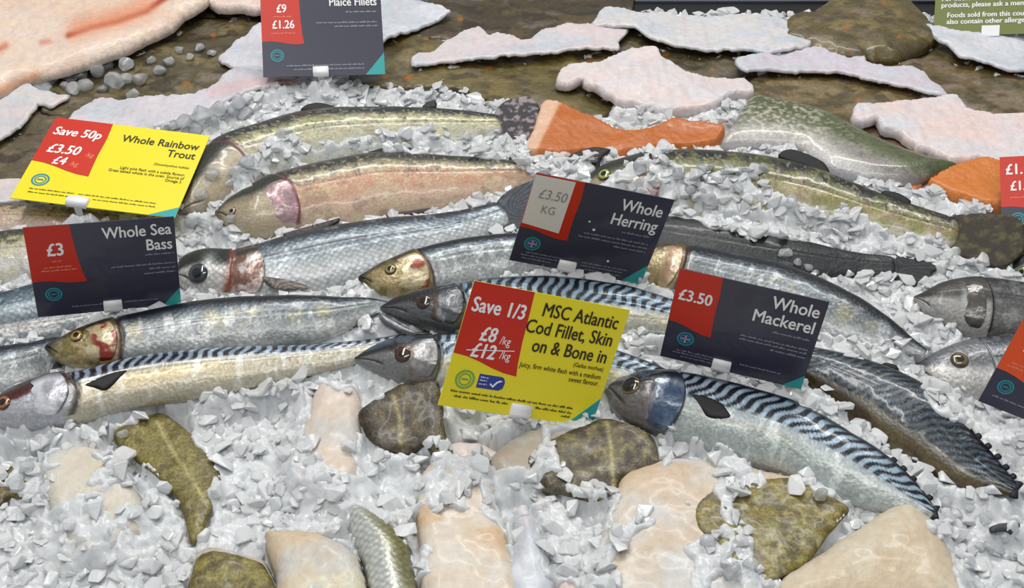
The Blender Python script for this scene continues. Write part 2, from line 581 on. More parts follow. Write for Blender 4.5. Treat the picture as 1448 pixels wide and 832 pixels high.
# ------------------------------------------------------------------ fish colour patterns
def col_herring(back=(26, 32, 40), side=(122, 128, 130), belly=(170, 174, 174), seed=1, backh=0.48, gold=0.0):
    def f(S, h, x, y, curve):
        w = 0.08*(fbm(x*60, y*40, seed)-0.5)
        c = mix(rgb(*belly), rgb(*side), sm(h, -0.75, 0.1))
        blue = mix(c, rgb(84, 98, 112), 0.75*sm(h+w, 0.25, backh))
        c = mix(blue, rgb(*back), sm(h+w, backh-0.08, backh+0.24))
        n = fbm(x*220, y*90, seed+3)
        c = mix(c, rgb(216, 220, 220), 0.5*sm(n, 0.52, 0.72)*(1-sm(h, 0.4, 0.7)))
        c = mix(c, rgb(96, 104, 110), 0.4*sm(fbm(x*45, y*130, seed+5), 0.52, 0.7)*(1-sm(h, 0.5, 0.8)))
        if gold:
            c = mix(c, rgb(196, 180, 120), gold*sm(fbm(x*90, y*60, seed+8), 0.5, 0.7)*bell(h, 0.1, 0.35))
        # head: bronze
        hd = 1-sm(S, curve-0.004, curve+0.004)
        hc = mix(rgb(178, 160, 118), rgb(74, 62, 40), sm(h+w, 0.15, 0.65))
        hc = mix(hc, rgb(120, 110, 60), 0.7*sm(fbm(x*160, y*160, seed+2), 0.45, 0.65))
        hc = mix(hc, rgb(30, 26, 22), 0.85*bell(S, 0.0, 0.03))
        hc = mix(hc, rgb(45, 36, 22), sm(h, 0.7, 0.9))
        c = mix(c, hc, hd)
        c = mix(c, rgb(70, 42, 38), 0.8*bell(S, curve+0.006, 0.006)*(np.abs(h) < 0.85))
        return c
    return f


def col_gill_herring(seed=1, red=0.7):
    def f(S, h, x, y, U, V):
        c = mix(rgb(176, 160, 116), rgb(214, 204, 176), fbm(x*130, y*130, seed))
        c = mix(c, rgb(128, 34, 24), red*sm(fbm(x*110+3, y*110, seed+4), 0.42, 0.58)*sm(U, 0.2, 0.5))
        c = mix(c, rgb(62, 48, 28), sm(h, 0.45, 0.72))
        c = mix(c, rgb(60, 40, 30), 0.6*sm(U, 0.93, 1.0))
        return c
    return f


def col_mackerel(seed=1, hi=(128, 152, 172), lo=(16, 24, 34), belly=(196, 202, 198), band=0.05, n=30, dim=1.0,
                 bellyc2=(176, 166, 132), headc=(44, 52, 62), tilt=0.05, headlow=(150, 152, 156), glit=0.5, patch=None):
    def f(S, h, x, y, curve):
        body = sm(S, curve-0.004, curve+0.004)
        # wavy bars crossing the back
        wob = 0.35*(fbm(x*35, y*90, seed)-0.5)+0.10*np.sin(h*9+x*90)
        ph = S*n+wob*1.6+(1-h)*n*tilt
        bars = 0.5+0.5*np.sin(ph*2*math.pi)
        th = 0.52-0.22*sm(h, 0.6, 1.0)+0.35*(fbm(x*80, y*80, seed+6)-0.5)
        bar = sm(bars, th-0.12, th+0.12)
        up = mix(rgb(*lo), rgb(*hi), bar)
        up = mix(up, rgb(200, 222, 236), 0.4*sm(fbm(x*150, y*60, seed+9), 0.55, 0.75)*bar)
        up = mix(up, rgb(*lo), 0.9*sm(h, 0.72, 0.9))
        edge = band+0.10*(fbm(x*60, x*0, seed+2)-0.5)
        c = mix(rgb(*belly), rgb(*bellyc2), sm(fbm(x*30, y*80, seed+4), 0.35, 0.65)*bell(h, band-0.35, 0.4))
        c = mix(c, rgb(150, 160, 168), 0.6*bell(h, band-0.1, 0.1))
        c = mix(c, rgb(112, 100, 72), 0.45*bell(h, band-0.33, 0.035)*sm(fbm(x*40, x*0+3, seed), 0.3, 0.6))
        c = mix(c, rgb(236, 240, 238), glit*sm(fbm(x*160, y*60, seed+7), 0.55, 0.75))
        c = mix(c, up, sm(h, edge-0.04, edge+0.06))
        hc = mix(rgb(*headlow), rgb(*headc), sm(h+0.25*(fbm(x*60, y*60, seed+1)-0.5), -0.15, 0.25))
        hc = mix(hc, rgb(96, 122, 148), 0.5*sm(fbm(x*100, y*100, seed+11), 0.5, 0.7)*sm(h, 0.2, 0.5))
        if patch: hc = mix(hc, rgb(*patch[2]), 0.9*sm(bell(S, patch[0], 0.05)*bell(h+0.2*(fbm(x*90, y*90, 77)-0.5), patch[1], 0.3), 0.3, 0.6))
        hc = mix(hc, rgb(18, 22, 28), sm(h, 0.75, 0.95))
        c = mix(hc, c, body)
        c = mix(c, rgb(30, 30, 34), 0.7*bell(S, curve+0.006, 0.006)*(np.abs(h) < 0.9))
        return c*dim
    return f


def col_gill_mackerel(seed=1, c0=(168, 176, 188), c1=(90, 112, 140), top=(34, 42, 52), brown=0.0):
    def f(S, h, x, y, U, V):
        c = mix(rgb(*c0), rgb(*c1), sm(fbm(x*70, y*70, seed), 0.35, 0.65))
        c = mix(c, rgb(236, 240, 244), 0.5*sm(fbm(x*120, y*60, seed+2), 0.55, 0.72))
        if brown: c = mix(c, rgb(70, 36, 22), brown*(1-sm(U, 0.15, 0.5)))
        c = mix(c, rgb(*top), sm(h, 0.3, 0.6))
        return mix(c, rgb(24, 26, 30), 0.6*sm(U, 0.95, 1.0))
    return f


def col_trout(back=(58, 62, 52), up=(150, 148, 104), midc=(190, 160, 140), belly=(206, 196, 180), seed=1, spot=0.8,
              headc=(116, 106, 84), green=0.0, ll=0.12, bk=0.5):
    def f(S, h, x, y, curve):
        w = 0.16*(fbm(x*50, y*60, seed)-0.5)
        c = mix(rgb(*belly), rgb(*midc), sm(h+w, -0.7, -0.05))
        c = mix(c, rgb(*up), sm(h+w, 0.05, 0.38))
        c = mix(c, rgb(*back), sm(h+w, bk, bk+0.33))
        c = mix(c, rgb(60, 62, 58), 0.55*sm(fbm(x*120, y*120, seed+12), 0.5, 0.66)*sm(h, 0.1, 0.5))
        n = fbm(x*330, y*330, seed+2, 3)
        c = mix(c, rgb(30, 32, 30), spot*sm(n, 0.58, 0.70)*sm(h, -0.15, 0.3))
        c = mix(c, rgb(196, 190, 150), 0.45*sm(fbm(x*110, y*150, seed+15), 0.5, 0.64)*(1-sm(h, 0.45, 0.6)))
        c = mix(c, rgb(120, 104, 84), 0.35*sm(fbm(x*75, y*90, seed+19), 0.52, 0.68)*(1-sm(h, 0.45, 0.6)))
        n2 = fbm(x*420, y*420, seed+5, 3)
        c = mix(c, rgb(222, 214, 170), 0.5*sm(n2, 0.55, 0.7)*sm(h, -0.5, 0.1)*(1-sm(h, 0.7, 0.9)))
        if green: c = mix(c, rgb(110, 116, 50), green*sm(fbm(x*80, y*80, seed+8), 0.42, 0.6)*(1-sm(h, 0.75, 0.9)))
        c = mix(c, c*0.55, 0.6*bell(h, ll, 0.018)*sm(S, 0.22, 0.28))
        hd = 1-sm(S, curve-0.004, curve+0.004)
        hc = mix(rgb(170, 156, 130), rgb(*headc), sm(h+w, -0.1, 0.35))
        hc = mix(hc, rgb(40, 42, 34), sm(h+w, 0.22, 0.5))
        hc = mix(hc, rgb(176, 172, 162), 0.6*sm(fbm(x*90, y*90, seed+31), 0.5, 0.65)*(1-sm(h, 0.1, 0.4)))
        hc = mix(hc, rgb(70, 64, 60), 0.7*bell(S, 0.0, 0.02))
        c = mix(c, hc, hd)
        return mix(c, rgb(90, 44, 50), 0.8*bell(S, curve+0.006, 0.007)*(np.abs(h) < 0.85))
    return f


def col_gill_trout(seed=1, pink=(176, 138, 148)):
    def f(S, h, x, y, U, V):
        c = mix(rgb(*pink), rgb(150, 126, 130), fbm(x*90, y*90, seed))
        c = mix(c, rgb(206, 178, 176), 0.5*sm(fbm(x*160, y*160, seed+1), 0.5, 0.7))
        c = mix(c, rgb(120, 112, 74), sm(h, 0.3, 0.6))
        return mix(c, rgb(120, 40, 56), 0.8*sm(U, 0.9, 1.0))
    return f


def col_bass(back=(54, 62, 70), side=(112, 124, 132), belly=(184, 188, 190), seed=1, ll=0.25, headc=(44, 46, 46), dark=0.0, opc=(128, 62, 44)):
    def f(S, h, x, y, curve):
        w = 0.08*(fbm(x*50, y*50, seed)-0.5)
        c = mix(rgb(*belly), rgb(*side), sm(h+w, -0.35, 0.3))
        c = mix(c, rgb(*back), sm(h+w, 0.42, 0.72))
        c = mix(c, rgb(26, 30, 34), sm(h+w, 0.78, 0.9))
        c = mix(c, rgb(228, 236, 240), 0.35*sm(fbm(x*160, y*160, seed+3), 0.55, 0.75))
        c = mix(c, rgb(30, 34, 40), 1.0*bell(h, ll-0.05*S, 0.016)*sm(S, 0.2, 0.24))
        hd = 1-sm(S, curve-0.004, curve+0.004)
        hc = mix(rgb(196, 194, 190), rgb(*headc), sm(h+w*2, -0.15, 0.2))
        hc = mix(hc, rgb(226, 226, 226), 0.8*bell(S, curve*0.62, 0.02)*bell(h, 0.0, 0.5))
        c = mix(c, hc, hd)
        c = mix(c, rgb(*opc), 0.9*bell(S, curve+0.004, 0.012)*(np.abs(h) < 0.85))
        if dark: c = mix(c, rgb(18, 21, 23), dark)
        return c
    return f


FISH = []


def fish(name, label, cat, st, mat, colf, z=0.02, roll=22, thick=0.5, group=None, NU=420, NV=112, **opts):
    g = FishGeo(st, z, roll, thick)
    base = g.c[len(g.c)//2].copy(); base[2] = 0
    root = thing(name, label, cat, base, group)
    body_mesh(g, colf, mat, root, opts, NU, NV)
    FISH.append((root, g))
    return root, g


def opcurve(sop, opc=0.03):
    return lambda h: sop+opc*(1-(h+0.1)**2)


# ---- rainbow trout behind, head hidden by the yellow card
A, gA = fish('rainbow_trout', 'olive and yellow speckled trout at the back, head hidden behind the yellow trout card', 'fish',
    [((250, 296), (256, 304)), ((262, 262), (292, 304)), ((285, 222), (318, 294)), ((312, 190), (345, 282)), ((362, 172), (388, 268)),
     ((430, 153), (447, 252)), ((500, 149), (512, 240)), ((600, 150), (606, 222)), ((670, 156), (673, 206)), ((702, 160), (702, 196))],
    M['trout'], col_trout((34, 36, 38), (150, 148, 92), (164, 162, 134), (178, 180, 174), 3, 0.8, bk=0.34), z=0.022, sop=0.22)
fin('tail_fin', gA, 0.99, [(696, 176), (700, 158), (715, 143), (745, 136), (761, 148), (765, 172), (757, 198), (738, 212), (716, 203), (700, 195)], A, (62, 54, 60), th=0.0016,
    colf=lambda px, py, x, y, d: mix(rgb(48, 44, 52), rgb(150, 138, 140), sm(fbm(x*260, y*260, 8), 0.5, 0.66)))
fin('dorsal_fin', gA, 0.4, [(425, 157), (432, 149), (448, 145), (462, 147), (475, 152), (470, 158)], A, (26, 26, 30), th=0.0016)
fin('adipose_fin', gA, 0.75, [(596, 154), (604, 144), (616, 142), (617, 153)], A, (50, 50, 50), th=0.0016)

B, gB = fish('rainbow_trout', 'pinkish rainbow trout with whole head and pink gill, above the silver sea bass', 'fish',
    [((305, 297), (308, 306)), ((322, 278), (326, 326)), ((345, 266), (346, 338)), ((366, 258), (370, 346)), ((390, 244), (408, 340)), ((437, 230), (452, 332)),
     ((487, 219), (502, 322)), ((537, 212), (552, 312)), ((625, 217), (630, 300)), ((712, 223), (706, 280)), ((765, 229), (765, 258)), ((798, 233), (798, 252))],
    M['trout'], col_trout((48, 48, 42), (150, 136, 104), (190, 138, 112), (196, 170, 148), 5, 0.5, bk=0.34), z=0.028, sop=0.185, opc=0.03, mouth=0.05)
gill_cover(gB, B, col_gill_trout(2), 0.12, opcurve(0.205, 0.02), -0.85, 0.5)
eye_mesh(gB, 329, 299, 6.5, B, (196, 188, 160), ps=0.5)
fin('dorsal_fin', gB, 0.45, [(520, 217), (538, 210), (552, 207), (572, 207), (590, 213), (600, 219)], B, (28, 28, 34), th=0.0016)
fin('tail_fin', gB, 0.99, [(790, 240), (795, 228), (815, 215), (840, 208), (864, 212), (850, 226), (845, 250), (822, 262), (800, 254)], B, (58, 44, 40), th=0.0014)
fin('pelvic_fin', gB, 0.6, [(522, 309), (560, 300), (594, 292), (614, 294), (604, 302), (560, 308)], B, (86, 78, 82), off=0.004, th=0.0012)
fin('adipose_fin', gB, 0.9, [(712, 226), (722, 218), (735, 218), (736, 228)], B, (70, 60, 60), th=0.0014)

# ---- sea bass in the middle
D, gD = fish('sea_bass', 'silver scaled sea bass with dark lateral line, head beside the Whole Sea Bass card', 'fish',
    [((246, 384), (249, 396)), ((258, 362), (262, 412)), ((285, 352), (290, 420)), ((320, 352), (326, 426)), ((362, 344), (366, 432)), ((412, 330), (416, 432)),
     ((472, 317), (477, 420)), ((537, 307), (547, 402)), ((612, 300), (620, 376)), ((675, 290), (682, 338)), ((706, 283), (710, 322))],
    M['bass'], col_bass(seed=3, ll=0.30), z=0.030, sop=0.155, opc=0.02, mouth=0.05)
gill_cover(gD, D, lambda S, h, x, y, U, V: mix(mix(rgb(196, 186, 182), rgb(120, 84, 70), sm(fbm(x*120, y*120, 4), 0.45, 0.6)),
           rgb(60, 52, 44), np.maximum(sm(h, 0.2, 0.55), 0.5*sm(U, 0.9, 1))), 0.175, opcurve(0.245, 0.02), -0.8, 0.75)
eye_mesh(gD, 281, 387, 15, D, (66, 74, 78), pupil=(20, 24, 30), rim=(34, 36, 36), ps=0.5, bulge=0.35)
fin('tail_fin', gD, 0.99, [(698, 303), (704, 284), (722, 268), (762, 252), (800, 240), (770, 285), (748, 300), (762, 326), (745, 336), (712, 324)], D, (78, 84, 94), th=0.0012)
fin('pectoral_fin', gD, 0.3, [(370, 392), (395, 394), (420, 399), (440, 408), (415, 411), (385, 408)], D, (150, 138, 130), off=0.0165, th=0.0012)
fin('dorsal_fin', gD, 0.5, [(455, 326), (480, 314), (480, 308), (470, 311), (430, 322), (400, 331), (405, 336)], D, (86, 80, 78), th=0.0012)

# ---- trout on the right, head up at the herring card
Cc, gC = fish('rainbow_trout', 'dark olive trout with yellow eye, ice piled on its belly, back half wet and shiny', 'fish',
    [((819, 256), (822, 270)), ((844, 236), (850, 296)), ((886, 222), (890, 312)), ((924, 213), (924, 320)), ((974, 209), (970, 324)), ((1024, 211), (1020, 327)),
     ((1086, 218), (1075, 330)), ((1150, 234), (1130, 334)), ((1190, 250), (1178, 338)), ((1236, 268), (1222, 342)), ((1298, 290), (1277, 348)), ((1351, 307), (1338, 356))],
    M['trout'], col_trout((12, 13, 10), (74, 72, 36), (140, 126, 92), (180, 176, 160), 9, 0.75, headc=(72, 72, 50), green=0.5, bk=0.22), z=0.026, sop=0.17, thick=0.55)
eye_mesh(gC, 854, 248, 10, Cc, (168, 172, 84), pupil=(14, 18, 14), rim=(28, 30, 24), ps=0.4)
gill_cover(gC, Cc, col_gill_trout(4, (150, 140, 110)), 0.11, opcurve(0.19, 0.02), -0.8, 0.4)
fin('dorsal_fin', gC, 0.52, [(1100, 224), (1106, 214), (1120, 211), (1142, 218), (1165, 230), (1174, 245), (1168, 250), (1140, 238)], Cc, (14, 14, 20), th=0.0022)
fin('adipose_fin', gC, 0.8, [(1244, 276), (1250, 270), (1270, 273), (1288, 284), (1285, 292), (1262, 284)], Cc, (16, 16, 18), th=0.002)
fin('tail_fin', gC, 0.99, [(1338, 330), (1346, 306), (1400, 302), (1445, 308), (1450, 352), (1418, 380), (1385, 371), (1342, 358)], Cc, (54, 48, 30), th=0.0016,
    colf=lambda px, py, x, y, d: mix(rgb(44, 36, 24), rgb(84, 78, 44), sm(fbm(x*160, y*190, 8), 0.4, 0.75)))

# ---- dark forked-tail fish
Fd, gF = fish('sea_bass', 'dark backed sea bass with forked black tail, right of the herring card', 'fish',
    [((850, 314), (850, 332)), ((880, 303), (885, 356)), ((946, 304), (945, 380)), ((1011, 309), (1005, 397)), ((1086, 326), (1075, 402)),
     ((1161, 345), (1150, 398)), ((1223, 358), (1212, 392)), ((1262, 362), (1258, 392))],
    M['dark'], col_bass((26, 30, 32), (44, 52, 56), (96, 104, 108), 6, 0.2, dark=0.7), z=0.018, sop=0.15)
fin('tail_fin', gF, 0.98, [(1250, 377), (1255, 361), (1286, 363), (1333, 378), (1317, 387), (1335, 400), (1293, 406), (1253, 393)], Fd, (58, 60, 64), th=0.0012)

# ---- herring row
def herring(label, st, z, seed, eye=None, sop=0.19, cover=True, red=0.7, mouth=0.05, thick=0.5, roll=22, **kw):
    H, g = fish('herring', label, 'fish', st, M['herring'], col_herring(seed=seed, **kw), z=z, sop=sop, opc=0.02, mouth=mouth, thick=thick, roll=roll)
    if cover: gill_cover(g, H, col_gill_herring(seed, red), sop*0.52, opcurve(sop-0.005, 0.02), -0.88, 0.72)
    if eye: eye_mesh(g, eye[0], eye[1], eye[2], H, eye[3], ps=eye[4])
    return H, g

E, gE = herring('silver herring with bronze head, its body passing under the Whole Herring card',
    [((511, 389), (508, 398)), ((530, 377), (530, 414)), ((562, 364), (561, 423)), ((590, 352), (597, 422)), ((612, 345), (620, 415)), ((662, 335), (668, 405)),
     ((722, 329), (725, 398)), ((790, 332), (790, 394)), ((850, 344), (845, 390)), ((900, 364), (895, 386))], 0.042, 3, (553, 382, 9, (150, 128, 70), 0.4), sop=0.22)
H, gH = herring('long silver herring at left with yellow eye and red gill, above the thin striped mackerel',
    [((66, 486), (67, 495)), ((80, 478), (85, 511)), ((100, 470), (110, 519)), ((150, 452), (160, 521)), ((225, 435), (236, 516)), ((275, 425), (287, 510)), ((360, 418), (366, 502)),
     ((462, 417), (465, 480)), ((520, 420), (515, 450)), ((548, 426), (545, 440))], 0.036, 8, (110, 476, 10, (190, 150, 50), 0.42), sop=0.2, gold=0.4, red=0.95)
fin('tail_fin', gH, 0.98, [(540, 432), (556, 426), (562, 436), (528, 448), (480, 477), (496, 455), (520, 441)], H, (110, 104, 100))
G, gG = herring('blue backed herring with brown head running down behind the Whole Mackerel card',
    [((888, 374), (890, 386)), ((905, 357), (912, 405)), ((925, 345), (937, 413)), ((965, 343), (965, 428)), ((1037, 357), (1015, 442)), ((1095, 368), (1070, 458)), ((1152, 388), (1125, 478)),
     ((1206, 415), (1182, 496)), ((1252, 445), (1237, 502)), ((1283, 472), (1276, 502)), ((1310, 494), (1305, 503))], 0.030, 12, None, sop=0.17, gold=0.35, red=0.25, backh=0.36)
N1, gN1 = herring('herring cropped by the left edge, its tail tucked under the yellow eyed herring',
    [((-190, 512), (-190, 524)), ((-140, 500), (-140, 556)), ((-60, 494), (-60, 566)), ((0, 488), (0, 566)), ((40, 480), (40, 552)), ((80, 474), (74, 528)), ((105, 480), (100, 512))], 0.020, 15, None, cover=False)
fin('tail_fin', gN1, 0.97, [(96, 500), (108, 506), (114, 528), (70, 538), (22, 552), (50, 524)], N1, (104, 104, 112), off=0.004)
N3, gN3 = herring('smooth grey fish flank below the Whole Sea Bass card at left',
    [((-150, 490), (-150, 500)), ((-80, 466), (-80, 506)), ((0, 452), (0, 490)), ((60, 440), (60, 484)), ((140, 430), (140, 470)), ((200, 424), (200, 455)), ((250, 426), (250, 442))], 0.016, 19, None, cover=False, back=(120, 118, 118), side=(160, 158, 158))

# ---- sea bass fragment at left, trout fragments at left
N2, gN2 = fish('sea_bass', 'blue grey scaled sea bass at the left edge, partly behind the Whole Sea Bass card', 'fish',
    [((-160, 440), (-160, 452)), ((-110, 428), (-110, 480)), ((0, 413), (0, 468)), ((50, 400), (50, 462)), ((120, 394), (130, 452)), ((185, 402), (192, 432))],
    M['bass'], col_bass((60, 76, 88), (92, 110, 122), (150, 162, 168), 14, 0.2), z=0.024, sop=0.15)
N4, gN4 = fish('rainbow_trout', 'silver bellied trout at the left edge, behind the Whole Sea Bass card', 'fish',
    [((-170, 360), (-170, 372)), ((-110, 338), (-110, 420)), ((0, 325), (0, 410)), ((45, 322), (50, 404)), ((120, 330), (130, 392)), ((200, 348), (205, 372))],
    M['trout'], col_trout((40, 42, 36), (120, 116, 84), (176, 172, 160), (200, 200, 196), 21, 0.6), z=0.024, sop=0.12)
N5, gN5 = fish('rainbow_trout', 'pinkish speckled trout under the bottom edge of the yellow trout card', 'fish',
    [((-150, 316), (-150, 330)), ((-90, 292), (-90, 350)), ((0, 286), (0, 342)), ((80, 290), (80, 338)), ((140, 298), (140, 328)), ((175, 306), (175, 320))],
    M['trout'], col_trout((90, 78, 66), (160, 136, 112), (186, 156, 142), (196, 180, 170), 25, 0.5), z=0.014, sop=0.12)

# ---- mackerel
I, gI = fish('mackerel', 'striped mackerel with open mouth, most of its body behind the big yellow cod card', 'fish',
    [((539, 433), (541, 440)), ((561, 419), (572, 455)), ((615, 406), (622, 472)), ((662, 398), (668, 482)), ((689, 393), (700, 484)), ((783, 390), (786, 478)), ((884, 403), (876, 475)),
     ((948, 422), (935, 474)), ((1000, 445), (990, 482)), ((1050, 470), (1046, 486))],
    M['mackerel'], col_mackerel(4, band=-0.1, n=34, headc=(34, 36, 40), headlow=(86, 88, 92), tilt=0.035, patch=(0.13, 0.1, (44, 26, 20))), z=0.043, thick=0.6, sop=0.2, mouth=0.08)
gill_cover(gI, I, col_gill_mackerel(3, (86, 88, 94), (60, 62, 66), brown=0.8), 0.12, opcurve(0.2, 0.03), -0.8, 0.7)
eye_mesh(gI, 598, 427, 11, I, (66, 34, 22), pupil=(18, 10, 8), rim=(30, 22, 20), ps=0.45, bulge=0.3)
o_, n_ = gI.plane(0.04)
pad('lower_jaw', [(536, 443), (545, 446), (562, 456), (580, 466), (596, 474), (585, 476), (562, 470), (545, 461), (537, 452)], o_, n_, M['head'], I, 0.004, 0.004, 0.004,
    lambda px, py, x, y, d: mix(rgb(96, 98, 104), rgb(160, 162, 168), sm(d, 0.0, 0.003)*fbm(x*200, y*90, 3)*1.4), step=0.0016)
J, gJ = fish('mackerel', 'mackerel with silver cheek and shut mouth, its body hidden behind the big yellow cod card', 'fish',
    [((503, 505), (504, 512)), ((522, 492), (528, 526)), ((562, 478), (570, 542)), ((612, 473), (620, 550)), ((700, 470), (700, 556)), ((780, 476), (778, 558)), ((874, 496), (862, 556)),
     ((944, 523), (932, 560)), ((985, 542), (978, 560))],
    M['mackerel'], col_mackerel(7, band=0.0, n=34, headc=(36, 38, 40), headlow=(120, 120, 122), patch=(0.15, 0.15, (48, 30, 22))), z=0.034, thick=0.6, sop=0.22, mouth=0.09)
gill_cover(gJ, J, col_gill_mackerel(6, (160, 160, 164), (120, 118, 118), brown=0.5), 0.14, opcurve(0.22, 0.03), -0.85, 0.7)
eye_mesh(gJ, 569, 502, 12, J, (74, 44, 26), pupil=(22, 14, 10), rim=(34, 24, 20), ps=0.45, bulge=0.3)
K, gK = fish('mackerel', 'thin striped mackerel with torn silver head at the lower left, lying below the herring', 'fish',
    [((-30, 562), (-28, 580)), ((-10, 563), (-8, 602)), ((30, 545), (30, 610)), ((70, 530), (80, 606)), ((105, 525), (118, 600)), ((140, 515), (150, 588)), ((200, 502), (210, 575)), ((290, 492), (300, 562)), ((360, 489), (368, 548)),
     ((430, 487), (436, 532)), ((500, 482), (505, 514)), ((560, 474), (562, 494)), ((605, 466), (606, 480))],
    M['mackerel'], col_mackerel(11, (138, 154, 172), (26, 32, 44), (180, 174, 156), band=0.22, n=42, bellyc2=(190, 172, 130), headc=(60, 36, 28), headlow=(170, 172, 178), tilt=0.03, patch=(0.09, 0.15, (74, 28, 20))), z=0.030, thick=0.6, roll=12,
    sop=0.19, mouth=0.02)
gill_cover(gK, K, col_gill_mackerel(13, (206, 208, 214), (150, 150, 160), top=(120, 124, 132), brown=0.0), 0.115, opcurve(0.185, 0.025), -0.85, 0.75)
eye_mesh(gK, 7, 571, 11, K, (172, 106, 46), pupil=(20, 12, 10), rim=(62, 22, 14), ps=0.5)
fin('pectoral_fin', gK, 0.27, [(112, 548), (132, 538), (160, 527), (182, 524), (165, 540), (150, 552), (135, 550)], K, (24, 22, 26), off=0.013, th=0.0018)
Lk, gL = fish('mackerel', 'large bright blue striped mackerel in front, stretching from the cod card to lower right', 'fish',
    [((857, 541), (858, 556)), ((875, 530), (880, 592)), ((911, 525), (915, 612)), ((961, 526), (957, 626)), ((1024, 538), (1008, 642)), ((1084, 554), (1058, 657)), ((1134, 571), (1105, 672)),
     ((1197, 607), (1160, 697)), ((1261, 649), (1225, 722)), ((1303, 691), (1281, 733)), ((1323, 720), (1313, 733))],
    M['mackerel'], col_mackerel(17, (150, 170, 188), (12, 20, 32), (172, 180, 178), band=0.08, n=26, bellyc2=(150, 160, 156), headc=(30, 36, 46), headlow=(104, 100, 100), tilt=0.09, patch=(0.1, 0.2, (30, 26, 24))), z=0.030, thick=0.58,
    sop=0.2, opc=0.03, mouth=0.08)
gill_cover(gL, Lk, col_gill_mackerel(19, (116, 132, 152), (58, 78, 104), top=(22, 32, 46), brown=0.6), 0.10, opcurve(0.215, 0.03), -0.92, 0.86)
eye_mesh(gL, 893, 545, 14, Lk, (34, 30, 22), pupil=(8, 8, 8), rim=(110, 96, 40), ps=0.7, bulge=0.3)
fin('pectoral_fin', gL, 0.27, [(973, 557), (990, 558), (1012, 565), (1028, 576), (1035, 592), (1012, 594), (996, 588), (984, 572)], Lk, (22, 24, 28), off=0.0155, th=0.0018)
Mk, gM = fish('mackerel', 'dark striped mackerel with brown belly at right, below the Whole Mackerel card', 'fish',
    [((1060, 492), (1062, 502)), ((1088, 482), (1086, 524)), ((1156, 491), (1135, 546)), ((1211, 502), (1178, 578)), ((1261, 518), (1220, 612)), ((1298, 536), (1260, 642)), ((1336, 563), (1302, 666)),
     ((1371, 607), (1345, 688)), ((1409, 649), (1392, 699)), ((1438, 683), (1426, 702))],
    M['mackerel'], col_mackerel(23, (64, 84, 102), (5, 8, 14), (120, 104, 72), band=-0.38, n=30, bellyc2=(70, 50, 26), tilt=0.10, glit=0.05, dim=0.8), z=0.026, thick=0.55, sop=0.16)
fin('dorsal_fin', gM, 0.42, [(1246, 517), (1252, 513), (1268, 517), (1270, 526)], Mk, (20, 22, 28), th=0.0016)
for gg, rt, pts in ((gL, Lk, [(1262, 650), (1276, 662), (1290, 676), (1302, 689), (1313, 703)]), (gM, Mk, [(1382, 616), (1396, 630), (1410, 645), (1421, 660), (1431, 673)])):
    for (fx, fy) in pts:
        fin('finlet', gg, 0.9, [(fx-5, fy), (fx+2, fy-4), (fx+7, fy+1), (fx+5, fy+5), (fx, fy+5)], rt, (24, 28, 36), th=0.0008, rest=False)
for gg, rt, poly, cc in ((gL, Lk, [(1312, 727), (1318, 716), (1330, 716), (1326, 724), (1328, 736), (1316, 734)], (40, 50, 64)),
                         (gM, Mk, [(1424, 695), (1434, 680), (1448, 684), (1440, 694), (1440, 706), (1428, 704)], (30, 34, 44))):
    fin('tail_fin', gg, 0.99, poly, rt, cc, th=0.0014, rest=False)

# ---- fish at the right edge
O, gO = fish('sea_bass', 'dark headed sea bass pointing left at the right edge, above the tilted card', 'fish',
    [((1294, 417), (1296, 428)), ((1318, 405), (1320, 454)), ((1364, 393), (1364, 476)), ((1421, 394), (1420, 486)), ((1480, 405), (1480, 494)), ((1560, 430), (1560, 480))],
    M['dark'], col_bass((36, 38, 40), (78, 78, 78), (112, 110, 108), 31, 0.3, headc=(60, 58, 54), dark=0.25, opc=(40, 38, 36)), z=0.022, sop=0.36, mouth=0.08)
gill_cover(gO, O, lambda S, h, x, y, U, V: mix(rgb(82, 78, 74), rgb(52, 48, 46), sm(fbm(x*90, y*20, 4), 0.4, 0.7)), 0.22, opcurve(0.33, 0.02), -0.85, 0.7)
O2, gO2 = fish('sea_bass', 'black fish head with pale eye peeping in at the right edge under the dark card', 'fish',
    [((1431, 378), (1432, 388)), ((1440, 363), (1442, 402)), ((1480, 352), (1480, 420)), ((1560, 350), (1560, 420)), ((1600, 370), (1600, 400))],
    M['dark'], col_bass((26, 28, 26), (70, 74, 66), (120, 120, 112), 33, 0.3, headc=(40, 44, 40), dark=0.2), z=0.012, sop=0.5, mouth=0.05)
eye_mesh(gO2, 1446, 385, 8, O2, (140, 146, 100), ps=0.45)
R, gR = fish('sea_bass', 'pale silver fish head half buried in ice at right, beside the tilted card', 'fish',
    [((1287, 514), (1289, 522)), ((1310, 505), (1312, 548)), ((1348, 490), (1348, 570)), ((1416, 476), (1410, 582)), ((1480, 470), (1480, 582)), ((1560, 485), (1560, 560))],
    M['herring'], col_bass((70, 74, 80), (136, 140, 146), (196, 200, 204), 37, 0.3, headc=(112, 114, 118), opc=(110, 110, 112)), z=0.010, sop=0.36, mouth=0.1)
eye_mesh(gR, 1357, 511, 13, R, (116, 100, 60), pupil=(40, 38, 26), rim=(70, 66, 60), ps=0.45)


